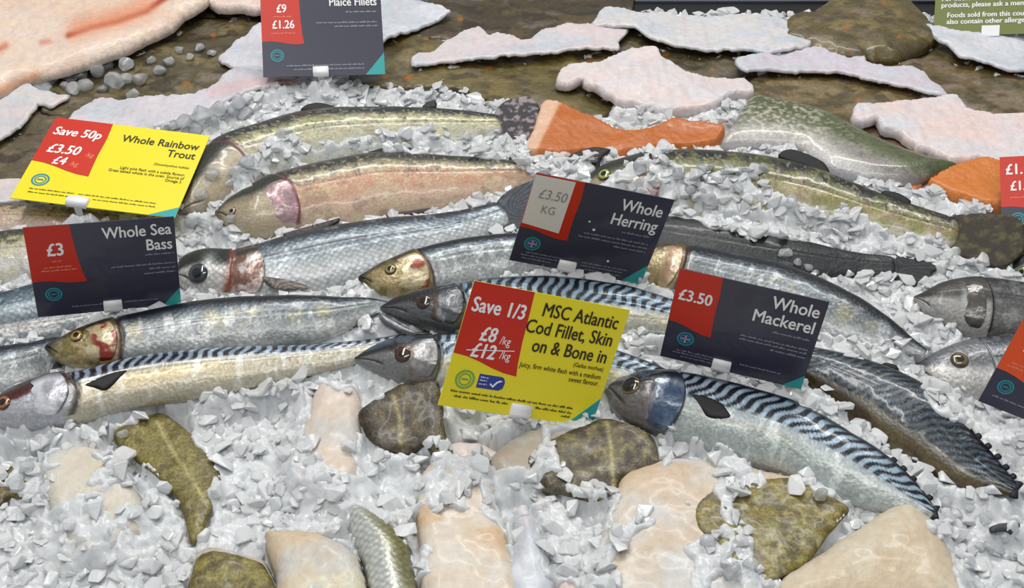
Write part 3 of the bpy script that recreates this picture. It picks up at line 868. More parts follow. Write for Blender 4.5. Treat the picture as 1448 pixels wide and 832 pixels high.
# ------------------------------------------------------------------ fillets
def cf_white(tint=(206, 202, 202), blue=(192, 198, 206), pink=(212, 188, 184), pk=0.4, seed=1, veins=()):
    def f(px, py, x, y, d):
        n = fbm(x*30+seed, y*60, seed); n2 = fbm(x*200, y*35, seed+3)
        c = mix(rgb(*tint), rgb(*blue), sm(n, 0.35, 0.7))
        c = mix(c, rgb(*pink), 0.6*pk*sm(fbm(x*22, y*30, seed+7), 0.42, 0.65))
        c = mix(c, rgb(186, 160, 158), 0.22*sm(n2, 0.55, 0.75))
        c = mix(c, rgb(236, 236, 240), 0.35*(1-sm(d, 0.0, 0.004)))
        for (pts, w, cc, a) in veins:
            pts = np.array(pts, float); dm = np.full(px.shape, 1e9)
            for k in range(len(pts)-1):
                p, q = pts[k], pts[k+1]; e = q-p
                t = np.clip(((px-p[0])*e[0]+(py-p[1])*e[1])/(e @ e), 0, 1)
                dm = np.minimum(dm, np.hypot(px-p[0]-t*e[0], py-p[1]-t*e[1]))
            c = mix(c, rgb(*cc), a*np.exp(-(dm/w)**2))
        return c
    return f


def cf_plaice(base=(78, 70, 42), light=(112, 100, 66), dark=(50, 42, 26), seed=1, spots=()):
    def f(px, py, x, y, d):
        c = mix(rgb(*base), rgb(*light), sm(fbm(x*40, y*55, seed), 0.4, 0.65))
        c = mix(c, rgb(*dark), sm(fbm(x*70, y*90, seed+3), 0.5, 0.68)*0.8)
        c = mix(c, rgb(126, 112, 116), 0.5*sm(fbm(x*35, y*60, seed+5), 0.58, 0.74))
        for (sx, sy, r) in spots:
            c = mix(c, rgb(160, 90, 24), 0.75*sm(-np.hypot(px-sx, (py-sy)*1.4), -r, -r*0.5))
        return c
    return f


def cf_cream(a=(206, 196, 174), b=(196, 176, 150), c2=(210, 208, 200), seed=1):
    def f(px, py, x, y, d):
        c = mix(rgb(*a), rgb(*b), sm(fbm(x*24, y*30, seed), 0.4, 0.68))
        c = mix(c, rgb(*c2), sm(fbm(x*30, y*40, seed+3), 0.45, 0.7)*0.7)
        c = c*np.array([0.91, 0.93, 0.97])
        return mix(c, rgb(196, 166, 130), 0.25*sm(fbm(x*180, y*60, seed+6), 0.56, 0.75))
    return f


def cf_codskin(a=(108, 98, 50), b=(70, 60, 32), line=None, seed=1, silver=0.2, sp=0.6):
    def f(px, py, x, y, d):
        c = mix(rgb(*a), rgb(*b), sm(fbm(x*120, y*120, seed), 0.42, 0.62))
        c = mix(c, rgb(150, 140, 84), sp*sm(fbm(x*260, y*260, seed+3), 0.56, 0.7))
        c = mix(c, rgb(170, 172, 176), silver*sm(fbm(x*90, y*180, seed+5), 0.5, 0.68))
        if line is not None:
            pts = np.array(line, float); dm = np.full(px.shape, 1e9)
            for k in range(len(pts)-1):
                p, q = pts[k], pts[k+1]; e = q-p
                t = np.clip(((px-p[0])*e[0]+(py-p[1])*e[1])/(e @ e), 0, 1)
                dm = np.minimum(dm, np.hypot(px-p[0]-t*e[0], py-p[1]-t*e[1]))
            c = mix(c, rgb(178, 168, 112), 0.8*np.exp(-(dm/3)**2))
        return c
    return f


def fillet(name, label, poly, z, mat, colf, th=0.0026, cat='fish fillet', tilt=0.0, tiltx=0.0, wav=0.007, seed=0, edge=0.0024, rough=2.8, group=None, below=0.002, **k):
    P = np.array(poly, float)
    c = P.mean(0)
    o = at_z(c[0], c[1], z)
    n = np.array([math.sin(math.radians(tiltx)), -math.sin(math.radians(tilt)), math.cos(math.radians(tilt))])
    ob = pad(name, poly, o, n, mat, None, th, edge, below, colf, step=0.0024, wav=wav, wsc=16, seed=seed, rough_edge=rough, **k)
    tag(ob, label, cat, group)
    return ob


PS = M['plaice_skin']; FL = M['flesh']
# lowest layer: brown skins
fillet('plaice_fillet', 'brown spotted plaice fillet between the pink fillet and white strip at upper left',
    [(60, 160), (85, 108), (162, 84), (245, 40), (300, -6), (400, -10), (420, 60), (345, 100), (300, 135), (200, 150), (110, 165)], 0.012, PS,
    cf_plaice(seed=1, spots=((302, 50, 6), (264, 118, 7), (255, 45, 6))), seed=1)
fillet('plaice_fillet', 'brown plaice fillet at the left edge above the yellow trout card',
    [(-60, 238), (0, 200), (30, 175), (58, 145), (105, 142), (120, 165), (80, 215), (50, 262), (0, 268), (-60, 280)], 0.012, PS, cf_plaice((92, 82, 62), (120, 108, 84), seed=2), seed=2)
fillet('plaice_fillet', 'dark brown plaice fillet at the top, right of the Plaice Fillets card',
    [(530, 40), (560, -60), (740, -80), (900, -60), (880, 40), (800, 62), (700, 60), (610, 60)], 0.014, PS, cf_plaice((62, 50, 26), (80, 66, 36), (40, 30, 16), seed=3, spots=((651, 27, 6),)), seed=3)
fillet('plaice_fillet', 'olive brown plaice fillet with orange spots above the back trout tail',
    [(500, 70), (590, 40), (700, 50), (800, 60), (900, 60), (905, 95), (860, 165), (800, 175), (700, 150), (640, 128), (560, 125), (500, 118)], 0.013, PS,
    cf_plaice((92, 82, 42), (112, 98, 54), (66, 56, 30), seed=4, spots=((603, 54, 6), (578, 110, 8), (545, 108, 7), (692, 97, 7), (834, 83, 7))), seed=4)
fillet('plaice_fillet', 'humped brown plaice fillet against the black rail at the top right',
    [(1100, 60), (1118, 30), (1143, 27), (1175, 4), (1205, -30), (1250, -34), (1285, 5), (1312, 36), (1325, 62), (1270, 92), (1180, 88)], 0.016, PS,
    cf_plaice((88, 76, 34), (116, 102, 60), (66, 56, 26), seed=5, spots=((1196, 38, 6), (1250, 4, 5), (1272, 52, 5), (1200, 70, 5))), th=0.016, edge=0.03, seed=5)
fillet('plaice_fillet', 'brown plaice fillet at the right edge below the small white fillet',
    [(1180, 92), (1230, 66), (1320, 50), (1400, 85), (1500, 95), (1500, 178), (1400, 178), (1355, 160), (1300, 130), (1230, 104)], 0.014, PS,
    cf_plaice((90, 76, 42), (120, 104, 82), (62, 52, 28), seed=6, spots=((1444, 160, 5), (1120, 45, 5))), seed=6)
fillet('plaice_fillet', 'brown plaice fillet right above the olive edge of the silver trout fillet',
    [(1050, 130), (1075, 104), (1131, 98), (1180, 98), (1225, 108), (1262, 122), (1345, 140), (1280, 160), (1215, 185), (1203, 205), (1150, 190), (1080, 160)], 0.015, PS,
    cf_plaice((98, 84, 46), (126, 110, 76), (70, 58, 34), seed=7, spots=((1214, 142, 6),)), seed=7)
fillet('plaice_fillet', 'small dark plaice fillet between the upper white fillets right of centre',
    [(872, 75), (880, 45), (905, 38), (930, 55), (1030, 62), (1075, 75), (1060, 130), (986, 128), (950, 120), (900, 95)], 0.013, PS,
    cf_plaice((66, 62, 34), (92, 84, 60), (48, 40, 24), seed=8, spots=((942, 76, 6), (1008, 99, 5), (902, 70, 3))), seed=8)
fillet('plaice_fillet', 'narrow brown fillet edge under the pink white fillet at right',
    [(1215, 190), (1240, 182), (1290, 205), (1350, 232), (1370, 246), (1320, 250), (1270, 228), (1235, 212)], 0.017, PS, cf_plaice((132, 106, 84), (160, 134, 112), (100, 74, 52), seed=9), seed=9, th=0.005)
# middle: big pink and white flesh
fillet('pink_fish_fillet', 'large pale pink fillet with an orange blood line in the upper left corner',
    [(-80, -80), (305, -80), (296, 9), (262, 30), (245, 47), (195, 72), (162, 86), (120, 100), (87, 109), (50, 118), (30, 123), (0, 140), (-80, 165)], 0.024, FL,
    cf_white((226, 204, 184), (222, 204, 190), (220, 184, 160), 0.5, 11, veins=(([(97, 50), (130, 38), (165, 30), (205, 16), (238, -6)], 4.5, (160, 58, 28), 1.0), ([(110, 40), (165, 24), (205, 8)], 16, (216, 140, 104), 0.75),
        ([(-10, 75), (8, 64)], 5, (196, 110, 80), 0.8), ([(58, 60), (70, 58)], 4, (214, 140, 120), 0.8), ([(-10, 132), (20, 122), (50, 108)], 8, (220, 150, 110), 0.8))),
    th=0.016, edge=0.022, seed=11, wav=0.004, rough=1)
fillet('pink_fish_fillet', 'cream pink fillet end behind the Plaice Fillets card', [(288, -60), (430, -60), (420, 16), (385, 21), (340, 23), (308, 17), (294, 8)], 0.022, FL, cf_white((232, 212, 196), (224, 208, 196), seed=12), th=0.010, seed=12)
fillet('white_fish_fillet', 'white fillet at the left edge with a pointed right end, under the pink fillet',
    [(-80, 150), (0, 138), (32, 120), (62, 128), (100, 133), (85, 141), (68, 150), (54, 147), (28, 180), (0, 204), (-80, 250)], 0.021, FL, cf_white(seed=13), seed=13)
fillet('white_fish_fillet', 'smooth white fillet passing behind the Plaice Fillets card',
    [(307, 80), (325, 62), (362, 37), (400, 12), (500, -14), (577, 1), (612, 8), (640, 20), (622, 31), (587, 46), (542, 61), (470, 82), (400, 100), (335, 97)], 0.022, FL, cf_white((206, 208, 216), pk=0.15, seed=14), seed=14)
fillet('white_fish_fillet', 'long white fillet with pink tip between yellow trout card and Plaice Fillets card',
    [(95, 172), (135, 138), (175, 142), (212, 137), (262, 130), (300, 120), (318, 102), (345, 97), (377, 108), (412, 112), (424, 117), (387, 125), (350, 134), (300, 150), (262, 167), (212, 182), (140, 190)], 0.024, FL,
    cf_white((204, 202, 210), pk=0.3, seed=15, veins=(([(300, 130), (350, 118), (420, 115)], 8, (216, 178, 178), 0.7), ([(395, 116), (425, 118)], 5, (120, 70, 60), 0.8))), seed=15)
fillet('white_fish_fillet', 'pale fillet corner at the left edge touching the yellow trout card', [(-60, 262), (10, 254), (60, 256), (60, 280), (0, 290), (-60, 305)], 0.02, FL, cf_white((214, 200, 198), seed=16), seed=16)
fillet('white_fish_fillet', 'narrow white fillet lying on brown plaice above the back trout tail',
    [(582, 91), (587, 75), (612, 70), (634, 55), (662, 39), (680, 37), (690, 46), (724, 49), (746, 55), (766, 42), (811, 37), (849, 39), (889, 41), (874, 62), (876, 71), (824, 73), (774, 79), (724, 81), (687, 84), (637, 86)], 0.024, FL,
    cf_white((208, 198, 200), pk=0.3, seed=17), seed=17)
fillet('white_fish_fillet', 'topmost white fillet lying against the black rail',
    [(836, 34), (845, 20), (854, 10), (884, 12), (911, 19), (949, 20), (999, 24), (1036, 21), (1084, 19), (1100, 24), (1118, 32), (1148, 64), (1101, 75), (1036, 70), (999, 71), (964, 65), (929, 60), (899, 45), (874, 42), (844, 39)], 0.026, FL,
    cf_white((206, 204, 204), pk=0.15, seed=18), seed=18)
fillet('white_fish_fillet', 'broad white fillet in the middle above the orange salmon',
    [(786, 122), (796, 99), (849, 94), (874, 82), (924, 76), (936, 87), (966, 107), (986, 115), (1036, 120), (1056, 122), (1066, 138), (1036, 144), (1009, 158), (974, 162), (936, 162), (899, 152), (874, 149), (829, 127), (822, 120), (811, 125)], 0.026, FL,
    cf_white((218, 206, 204), (210, 206, 210), pk=0.3, seed=19), th=0.009, seed=19)
fillet('white_fish_fillet', 'thin white fillet strip slanting down over brown plaice at upper right',
    [(1040, 84), (1101, 74), (1158, 66), (1186, 77), (1203, 80), (1221, 76), (1231, 90), (1261, 95), (1291, 95), (1311, 110), (1341, 138), (1298, 132), (1248, 119), (1198, 103), (1148, 101), (1095, 102), (1050, 104)], 0.025, FL,
    cf_white((202, 194, 206), pk=0.2, seed=20), seed=20)
fillet('white_fish_fillet', 'large pink white fillet at the right edge above the orange salmon',
    [(1206, 158), (1203, 178), (1218, 184), (1235, 181), (1245, 194), (1262, 197), (1290, 212), (1310, 222), (1345, 236), (1383, 233), (1413, 241), (1510, 252), (1510, 172), (1446, 171), (1393, 168), (1368, 160), (1348, 141), (1286, 149), (1248, 157)], 0.027, FL,
    cf_white((220, 206, 204), (212, 212, 218), (228, 194, 184), 0.6, seed=21), th=0.010, seed=21)
fillet('white_fish_fillet', 'white fillet at the top right in front of the green notice',
    [(1296, 40), (1311, 37), (1345, 42), (1373, 46), (1401, 43), (1431, 54), (1500, 48), (1500, 105), (1448, 102), (1418, 99), (1381, 87), (1356, 81), (1348, 72), (1328, 57)], 0.027, FL, cf_white((208, 210, 218), pk=0.1, seed=22), seed=22)


def cf_salmon(a=(176, 90, 22), b=(196, 116, 46), seed=1, skin=None):
    def f(px, py, x, y, d):
        st = 0.5+0.5*np.sin(x*520+7*fbm(x*40, y*40, seed)+y*380)
        c = mix(rgb(*a), rgb(*b), 0.35*st+0.4*fbm(x*80, y*80, seed))
        c = mix(c, rgb(236, 164, 110), 0.5*(1-sm(d, 0, 0.003)))
        if skin: c = mix(c, rgb(216, 176, 148), sm(-(px+0.5*py), -skin, -skin+6))
        return c
    return f


fillet('salmon_fillet', 'orange salmon fillet under the broad white fillet in the middle',
    [(736, 224), (751, 197), (766, 155), (781, 152), (811, 160), (849, 177), (879, 190), (904, 192), (924, 185), (949, 174), (974, 177), (1024, 187), (1011, 208), (941, 214), (900, 222), (864, 224), (830, 222), (791, 230), (760, 228)], 0.022, FL,
    cf_salmon(seed=1, skin=868), th=0.010, seed=31, tilt=6, rough=0.6, cat='salmon fillet')
fillet('salmon_fillet', 'bright orange salmon fillet at the right edge beside the dark price card',
    [(1308, 265), (1318, 258), (1348, 244), (1383, 234), (1413, 240), (1470, 250), (1470, 310), (1413, 306), (1373, 297), (1336, 280)], 0.026, FL, cf_salmon((200, 112, 34), (210, 128, 56), seed=4), th=0.011, seed=32, rough=0.6, cat='salmon fillet')
fillet('salmon_fillet', 'thin orange salmon strip behind the back of the dark olive trout',
    [(1186, 247), (1233, 253), (1261, 258), (1293, 252), (1308, 260), (1296, 275), (1261, 266), (1236, 264), (1200, 256)], 0.022, FL, cf_salmon((196, 104, 50), (214, 150, 110), seed=5), th=0.006, seed=33, rough=0.6, cat='salmon fillet')


def cf_silvertrout(px, py, x, y, d):
    # dark back edge follows the upper outline
    yb = np.interp(px, [1020, 1062, 1110, 1170, 1215, 1260, 1310, 1355], [150, 141, 148, 164, 188, 209, 228, 240])
    t = (py-yb)/75.0+0.06*(fbm(x*200, y*200, 13)-0.5)
    c = mix(rgb(84, 92, 58), rgb(168, 166, 160), sm(t+0.2*(fbm(x*60, y*60, 3)-0.5), 0.08, 0.5))
    c = mix(c, rgb(196, 194, 194), sm(t, 0.5, 0.8))
    c = mix(c, rgb(220, 214, 196), 0.7*sm(fbm(x*330, y*330, 5), 0.5, 0.62)*(1-sm(t, 0.6, 0.9))*sm(-px, -1260, -1100))
    c = mix(c, rgb(60, 60, 44), 0.5*sm(fbm(x*360, y*360, 15), 0.55, 0.66)*(1-sm(t, 0.3, 0.6)))
    c = mix(c, rgb(126, 116, 120), 0.6*bell(t, 0.42, 0.12)*sm(px, 1150, 1230))
    return c


fillet('trout_fillet', 'silver trout fillet, skin up, with olive speckled edge, tapering to the right',
    [(1062, 143), (1110, 149), (1170, 165), (1215, 189), (1260, 210), (1310, 228), (1355, 240), (1335, 252), (1290, 263), (1240, 262), (1190, 252), (1165, 244), (1130, 218), (1080, 212), (1020, 210), (1036, 178)], 0.028, M['trout'],
    cf_silvertrout, th=0.014, edge=0.022, seed=35, rough=0.6, wav=0.001)

# ---- cod pieces in the front, flesh and skin
CS = M['cod_skin']


def cod(label, poly, z, colf_flesh=None, skins=(), th=0.010, tilt=0, tiltx=0, seed=0, edge=0.012, name='cod_fillet', mat=None, wav=0.003, rough=1.5):
    P = np.array(poly, float); c = P.mean(0)
    o = at_z(c[0], c[1], z)
    n = np.array([math.sin(math.radians(tiltx)), -math.sin(math.radians(tilt)), math.cos(math.radians(tilt))]); n /= np.linalg.norm(n)
    root = thing(name, label, 'fish fillet', (o[0], o[1], 0))
    pad('flesh' if mat is None else 'skin', poly, o, n, mat or FL, root, th, edge, 0.003, colf_flesh or cf_cream(seed=seed), step=0.0024, wav=wav, seed=seed, rough_edge=rough)
    for sp, cf in skins:
        pad('skin', sp, o+n*(th-0.0008), n, CS, root, 0.0030, 0.010, 0.0024, cf, step=0.0020, wav=wav, seed=seed, rough_edge=rough)
    return root


cod('cod fillet with olive skin and pale lateral line, half under ice at lower left',
    [(163, 612), (200, 596), (222, 588), (244, 594), (270, 613), (298, 640), (316, 680), (304, 720), (287, 765), (268, 775), (258, 735), (240, 700), (212, 674), (178, 645), (158, 626)], 0.008,
    skins=[([(165, 608), (200, 592), (222, 585), (242, 591), (268, 612), (296, 640), (313, 680), (302, 716), (285, 760), (270, 770), (261, 735), (244, 699), (215, 671), (180, 642), (161, 623)],
            cf_codskin((118, 108, 52), (92, 82, 36), line=[(222, 596), (245, 640), (268, 672), (285, 700)], seed=41, silver=0.05))], th=0.008, seed=41)
cod('olive skinned cod fillet at the bottom edge, left of centre', [(272, 800), (285, 782), (310, 779), (350, 788), (378, 800), (398, 870), (268, 870)], 0.012,
    skins=[([(274, 800), (286, 783), (310, 780), (350, 789), (374, 801), (392, 866), (270, 866)], cf_codskin((126, 116, 50), (88, 78, 36), seed=42, silver=0.05))], seed=42)
cod('cod tail piece with dark brown shiny skin, left of the big yellow card',
    [(508, 590), (514, 579), (562, 549), (587, 543), (615, 542), (623, 576), (625, 606), (636, 640), (615, 650), (590, 642), (560, 645), (525, 630), (514, 606)], 0.022,
    skins=[([(506, 588), (512, 577), (562, 546), (587, 541), (618, 540), (626, 576), (628, 606), (640, 642), (615, 653), (602, 632), (585, 640), (560, 640), (525, 626), (512, 604)],
            cf_codskin((78, 66, 40), (44, 34, 22), line=[(556, 560), (565, 590), (566, 625)], seed=43, silver=0.3, sp=0.25))], tilt=16, tiltx=-6, seed=43, th=0.009)
cod('dark brown skinned cod piece between the yellow card and the front mackerel',
    [(690, 655), (735, 617), (765, 608), (820, 600), (856, 594), (893, 604), (922, 620), (931, 664), (905, 672), (881, 679), (868, 700), (841, 712), (800, 706), (750, 690), (710, 690)], 0.018,
    skins=[([(745, 650), (778, 622), (820, 602), (856, 592), (893, 602), (924, 620), (932, 665), (905, 671), (881, 677), (868, 698), (841, 710), (800, 702), (765, 685)],
            cf_codskin((96, 86, 54), (52, 42, 24), line=[(858, 598), (864, 630), (868, 690)], seed=44, silver=0.3))], tilt=8, seed=44, th=0.009)
cod('large cod fillet, creamy at left and olive speckled at right, below the front mackerel',
    [(872, 690), (885, 674), (925, 660), (965, 654), (1028, 660), (1100, 679), (1134, 684), (1165, 701), (1196, 721), (1170, 756), (1140, 795), (1095, 824), (1085, 880), (835, 880), (845, 770)], 0.016,
    cf_cream((224, 212, 192), (222, 196, 164), (222, 222, 218), seed=45),
    skins=[([(985, 715), (1030, 684), (1100, 678), (1134, 682), (1166, 699), (1200, 721), (1172, 757), (1142, 795), (1090, 822), (1045, 812), (1010, 770), (985, 745)],
            cf_codskin((124, 112, 46), (90, 80, 36), seed=45, silver=0.3, sp=0.9))], th=0.014, seed=45, edge=0.018)
cod('plain cream cod fillet at the bottom right, pointed top touching the mackerel tail',
    [(1080, 880), (1101, 824), (1116, 814), (1161, 786), (1211, 751), (1246, 730), (1261, 719), (1283, 719), (1300, 730), (1325, 750), (1338, 779), (1350, 805), (1365, 880)], 0.020,
    cf_cream((224, 204, 170), (216, 190, 152), (226, 212, 184), seed=46), th=0.018, seed=46, edge=0.025)
cod('cream cod flesh half buried in ice at the lower left edge',
    [(57, 656), (80, 643), (120, 636), (165, 650), (195, 690), (205, 760), (130, 800), (90, 770), (68, 715)], 0.014, cf_cream((232, 220, 196), (228, 214, 190), seed=47), th=0.012, seed=47)
cod('cream cod flesh with rounded top, left of the dark brown tail piece',
    [(447, 553), (475, 549), (502, 551), (511, 570), (514, 610), (510, 680), (485, 730), (430, 710), (408, 685), (415, 640), (437, 590)], 0.016, cf_cream((230, 210, 188), (224, 200, 176), seed=48), th=0.012, seed=48)
cod('pale cream cod fillet at the bottom edge, left of the grey silver strip',
    [(374, 766), (400, 757), (450, 763), (490, 778), (512, 800), (520, 880), (402, 880), (388, 820)], 0.016, cf_cream((226, 216, 184), (220, 196, 160), seed=49), th=0.014, seed=49)


def cf_greyskin(px, py, x, y, d):
    c = mix(rgb(178, 182, 174), rgb(206, 208, 204), fbm(x*60, y*60, 5))
    xr = np.interp(py, [716, 756, 800, 832], [525, 556, 572, 585])
    return mix(c, rgb(124, 122, 84), sm(px-xr, -28, 4))


cod('silver grey cod belly strip with greenish right edge at the bottom centre',
    [(487, 731), (498, 715), (517, 723), (537, 735), (567, 755), (583, 782), (584, 800), (596, 880), (535, 880), (512, 799), (497, 764)], 0.018, cf_greyskin, th=0.015, seed=50, edge=0.02, mat=M['bass'], wav=0.001, rough=0.8)
cod('orange tinged cod flesh under ice at the bottom, right of the silver grey strip',
    [(590, 690), (610, 660), (645, 650), (695, 662), (705, 720), (722, 780), (738, 880), (606, 880), (594, 800), (588, 740)], 0.014, cf_cream((232, 214, 188), (226, 192, 152), (232, 222, 206), seed=51), th=0.012, seed=51)
cod('smooth bluish white cod strip standing out of the ice at the bottom centre',
    [(728, 728), (745, 722), (765, 755), (780, 800), (786, 880), (712, 880), (722, 790)], 0.014, cf_white((222, 226, 232), pk=0.0, seed=52), th=0.014, seed=52, edge=0.016)
cod('olive skinned cod scrap at the left edge beside the buried cream flesh',
    [(-50, 654), (0, 658), (40, 658), (56, 664), (62, 690), (58, 714), (40, 712), (15, 704), (0, 720), (-50, 735)], 0.006, skins=[([(-48, 656), (0, 659), (40, 659), (55, 665), (61, 690), (57, 712), (40, 710), (15, 702), (0, 718), (-48, 732)],
     cf_codskin((112, 98, 46), (70, 58, 40), seed=53, silver=0.1))], seed=53, th=0.006)
cod('pink tinged cod flesh lying in ice below the yellow card', [(600, 650), (650, 632), (700, 640), (760, 690), (800, 730), (840, 760), (830, 880), (790, 880), (770, 760), (735, 715), (705, 720), (650, 690)], 0.006,
    cf_cream((228, 212, 196), (224, 196, 176), seed=54), seed=54)
tag(pad('fin_scrap', [(1398, 748), (1406, 743), (1425, 740), (1441, 739), (1442, 746), (1434, 750), (1430, 757), (1420, 752), (1402, 755)], at_z(1420, 746, 0.021), UPZ, M['fin'], None, 0.003, 0.003, 0.001,
    lambda px, py, x, y, d: mix(rgb(52, 54, 56), rgb(84, 86, 88), fbm(x*300, y*300, 2)), step=0.0015), 'small dark fin scrap lying on the ice at the lower right', 'fish scrap')
tag(pad('skin_scrap', [(1434, 830), (1438, 815), (1446, 805), (1465, 800), (1470, 830), (1455, 850), (1438, 845)], at_z(1450, 825, 0.021), UPZ, M['fin'], None, 0.003, 0.003, 0.001,
    lambda px, py, x, y, d: mix(rgb(92, 78, 76), rgb(120, 104, 100), fbm(x*300, y*300, 2)), step=0.0015), 'brownish skin scrap at the right edge near the bottom corner', 'fish scrap')

def solve_card(quad, w0=0.122, asp=0.77, z0=0.03, zu=0.5):
    Q = np.array(quad, float)     # TL TR BR BL
    bc = Q[3]*(1-zu)+Q[2]*zu
    p0 = at_z(bc[0], bc[1], z0)
    al = math.radians(35)
    X = RGT; Nn = np.array([0, -math.cos(al), math.sin(al)]); Y = np.cross(Nn, X)
    R0 = np.stack([X, Y, Nn], 1)

    def rot(v):
        t = np.linalg.norm(v)+1e-12; k_ = v/t
        K_ = np.array([[0, -k_[2], k_[1]], [k_[2], 0, -k_[0]], [-k_[1], k_[0], 0]])
        return np.eye(3)+math.sin(t)*K_+(1-math.cos(t))*K_ @ K_

    def pts(p):
        Rm = rot(p[:3]) @ R0; w = w0*p[6]; h = w*asp
        loc = np.array([[-zu*w, h, 0], [(1-zu)*w, h, 0], [(1-zu)*w, 0, 0], [-zu*w, 0, 0]])
        return loc @ Rm.T+p[3:6], Rm, w, h

    def res(p):
        P3, Rm, w, h = pts(p)
        return np.r_[(project(P3)-Q).ravel(), (p[5]-z0)*1500, (p[6]-1)*30]
    p = np.r_[0, 0, 0, p0, 1.0]
    lam = 1.0
    r = res(p)
    for it in range(200):
        J_ = np.zeros((len(r), 7))
        for k_ in range(7):
            dp = p.copy(); dp[k_] += 1e-6; J_[:, k_] = (res(dp)-r)/1e-6
        A_ = J_.T @ J_
        st = np.linalg.solve(A_+lam*np.diag(np.diag(A_)+1e-9), -J_.T @ r)
        r2 = res(p+st)
        if r2 @ r2 < r @ r: p = p+st; r = r2; lam = max(lam*0.5, 1e-7)
        else: lam *= 3
    P3, Rm, w, h = pts(p)
    print('card err', np.round(np.abs(r[:8]).max(), 1), 'w', round(w, 4), 'z', round(p[5], 3), 'tilt', np.round(Rm[:, 2], 2))
    return p[3:6], Rm, w, h



QUADS = {
    'plaice': ([(367, -14), (538, -16), (544, 105), (373, 110)], 0.034, 0.47),
    'trout': ([(80, 164), (298, 196), (247, 306), (14, 284)], 0.040, 0.40),
    'bass': ([(35, 323), (243, 305), (259, 430), (51, 447)], 0.042, 0.52),
    'herring': ([(762, 246), (950, 281), (910, 403), (716, 365)], 0.046, 0.42),
    'cod': ([(668, 398), (893, 436), (832, 606), (622, 571)], 0.040, 0.51),
    'mackerel': ([(966, 374), (1168, 432), (1138, 545), (929, 507)], 0.040, 0.43),
    'right_up': ([(1413, 222), (1612, 214), (1620, 344), (1418, 352)], 0.034, 0.5),
    'right_low': ([(1452, 446), (1640, 520), (1570, 640), (1381, 566)], 0.028, 0.5),
}
POSE = {}; STAKES = []
for kq_, (qd_, z_, cu_) in QUADS.items():
    POSE[kq_] = solve_card(qd_, 0.124, 0.77, z_)
    o__, R__, w__, h__ = POSE[kq_]
    p__ = o__+R__[:, 0]*w__*(cu_-0.5)
    STAKES.append((p__[0], p__[1], p__[2]))
YB = float(at_z(np.array(1000.0), np.array(27.0), 0.012)[1])
print('back edge', YB, at_z(np.array(1050.0), np.array(8.0), 0.012), STAKES)
# ------------------------------------------------------------------ ice: bed rising around whatever lies on it
vs = []; fs = []; off = 0
for v, f in ALL:
    vs.append(np.asarray(v)); fs += [[i+off for i in q] for q in f]; off += len(v)
AV = np.vstack(vs)
bvh = BVHTree.FromPolygons([Vector(p) for p in AV.tolist()], fs)
X0, X1, Y0, Y1 = -0.60, 0.60, -0.36, 0.56
STEP = 0.0028
gx = np.arange(X0, X1, STEP); gy = np.arange(Y0, Y1, STEP)
nx, ny = len(gx), len(gy)
zt = np.full((nx, ny), np.nan); zb = np.full((nx, ny), np.nan)
dn = Vector((0, 0, -1)); upd = Vector((0, 0, 1))
for i in range(nx):
    for j in range(ny):
        h = bvh.ray_cast(Vector((gx[i], gy[j], 0.3)), dn)[0]
        if h is not None:
            zt[i, j] = h.z
            zb[i, j] = bvh.ray_cast(Vector((gx[i], gy[j], -0.2)), upd)[0].z
mask = ~np.isnan(zt)


def blur(a, r):
    k = np.exp(-0.5*(np.arange(-3*r, 3*r+1)/r)**2); k /= k.sum()
    a = np.apply_along_axis(lambda v: np.convolve(np.pad(v, 3*r, mode='edge'), k, 'valid'), 0, a)
    return np.apply_along_axis(lambda v: np.convolve(np.pad(v, 3*r, mode='edge'), k, 'valid'), 1, a)


GX, GY = np.meshgrid(gx, gy, indexing='ij')
base = 0.010+0.010*(fbm(GX*9, GY*9, 3)-0.5)
zt0 = np.nan_to_num(zt); zb0 = np.nan_to_num(zb)
zmid = np.where(mask, 0.5*zt0+0.5*zb0, 0)
wgt = blur(mask.astype(float), 4)
zg = blur(zmid, 4)/np.maximum(wgt, 1e-4)
wgt2 = blur(mask.astype(float), 5)
k = sm(wgt, 0.02, 0.35)
Hh = base*(1-k)+(zg+0.001)*k
Hh = np.where(mask, np.minimum(np.minimum(Hh, zb0+0.003), zt0-0.0045), Hh)


def in_poly(px, py, poly):
    c = np.zeros(px.shape, bool); n = len(poly)
    for i in range(n):
        x1, y1 = poly[i]; x2, y2 = poly[i-1]
        if y1 == y2: continue
        c ^= ((y1 > py) != (y2 > py)) & (px < (x2-x1)*(py-y1)/(y2-y1)+x1)
    return c


# where ice covers what lies below it (seen areas of the place), with probability
COVER = [
    ([(330, 235), (370, 205), (420, 200), (480, 192), (540, 185), (600, 180), (660, 190), (740, 195), (745, 222), (690, 222), (600, 212), (540, 206), (480, 214), (420, 228), (370, 245), (320, 272), (300, 262)], 0.9),
    ([(838, 262), (880, 250), (900, 215), (930, 212), (960, 228), (1010, 235), (1060, 240), (1075, 262), (1110, 275), (1160, 290), (1215, 308), (1275, 330), (1340, 352), (1350, 380), (1200, 350), (1000, 330), (940, 300), (838, 275)], 0.95),
    ([(1155, 480), (1230, 478), (1300, 500), (1300, 540), (1230, 505), (1155, 495)], 0.6),
    ([(930, 590), (960, 612), (1020, 625), (1060, 650), (1120, 680), (1200, 722), (1250, 745), (1180, 745), (1050, 680), (930, 640)], 0.75),
    ([(1140, 545), (1185, 570), (1210, 600), (1170, 600), (1130, 570)], 0.9),
    ([(1300, 545), (1330, 545), (1380, 560), (1410, 600), (1330, 600), (1290, 560)], 0.9),
    ([(740, 225), (790, 232), (840, 228), (830, 262), (790, 262), (740, 252)], 0.7),
    ([(130, 560), (200, 560), (300, 545), (420, 520), (500, 505), (500, 560), (300, 600), (120, 610)], 0.45),
    ([(0, 600), (100, 598), (120, 640), (0, 640)], 0.6),
]
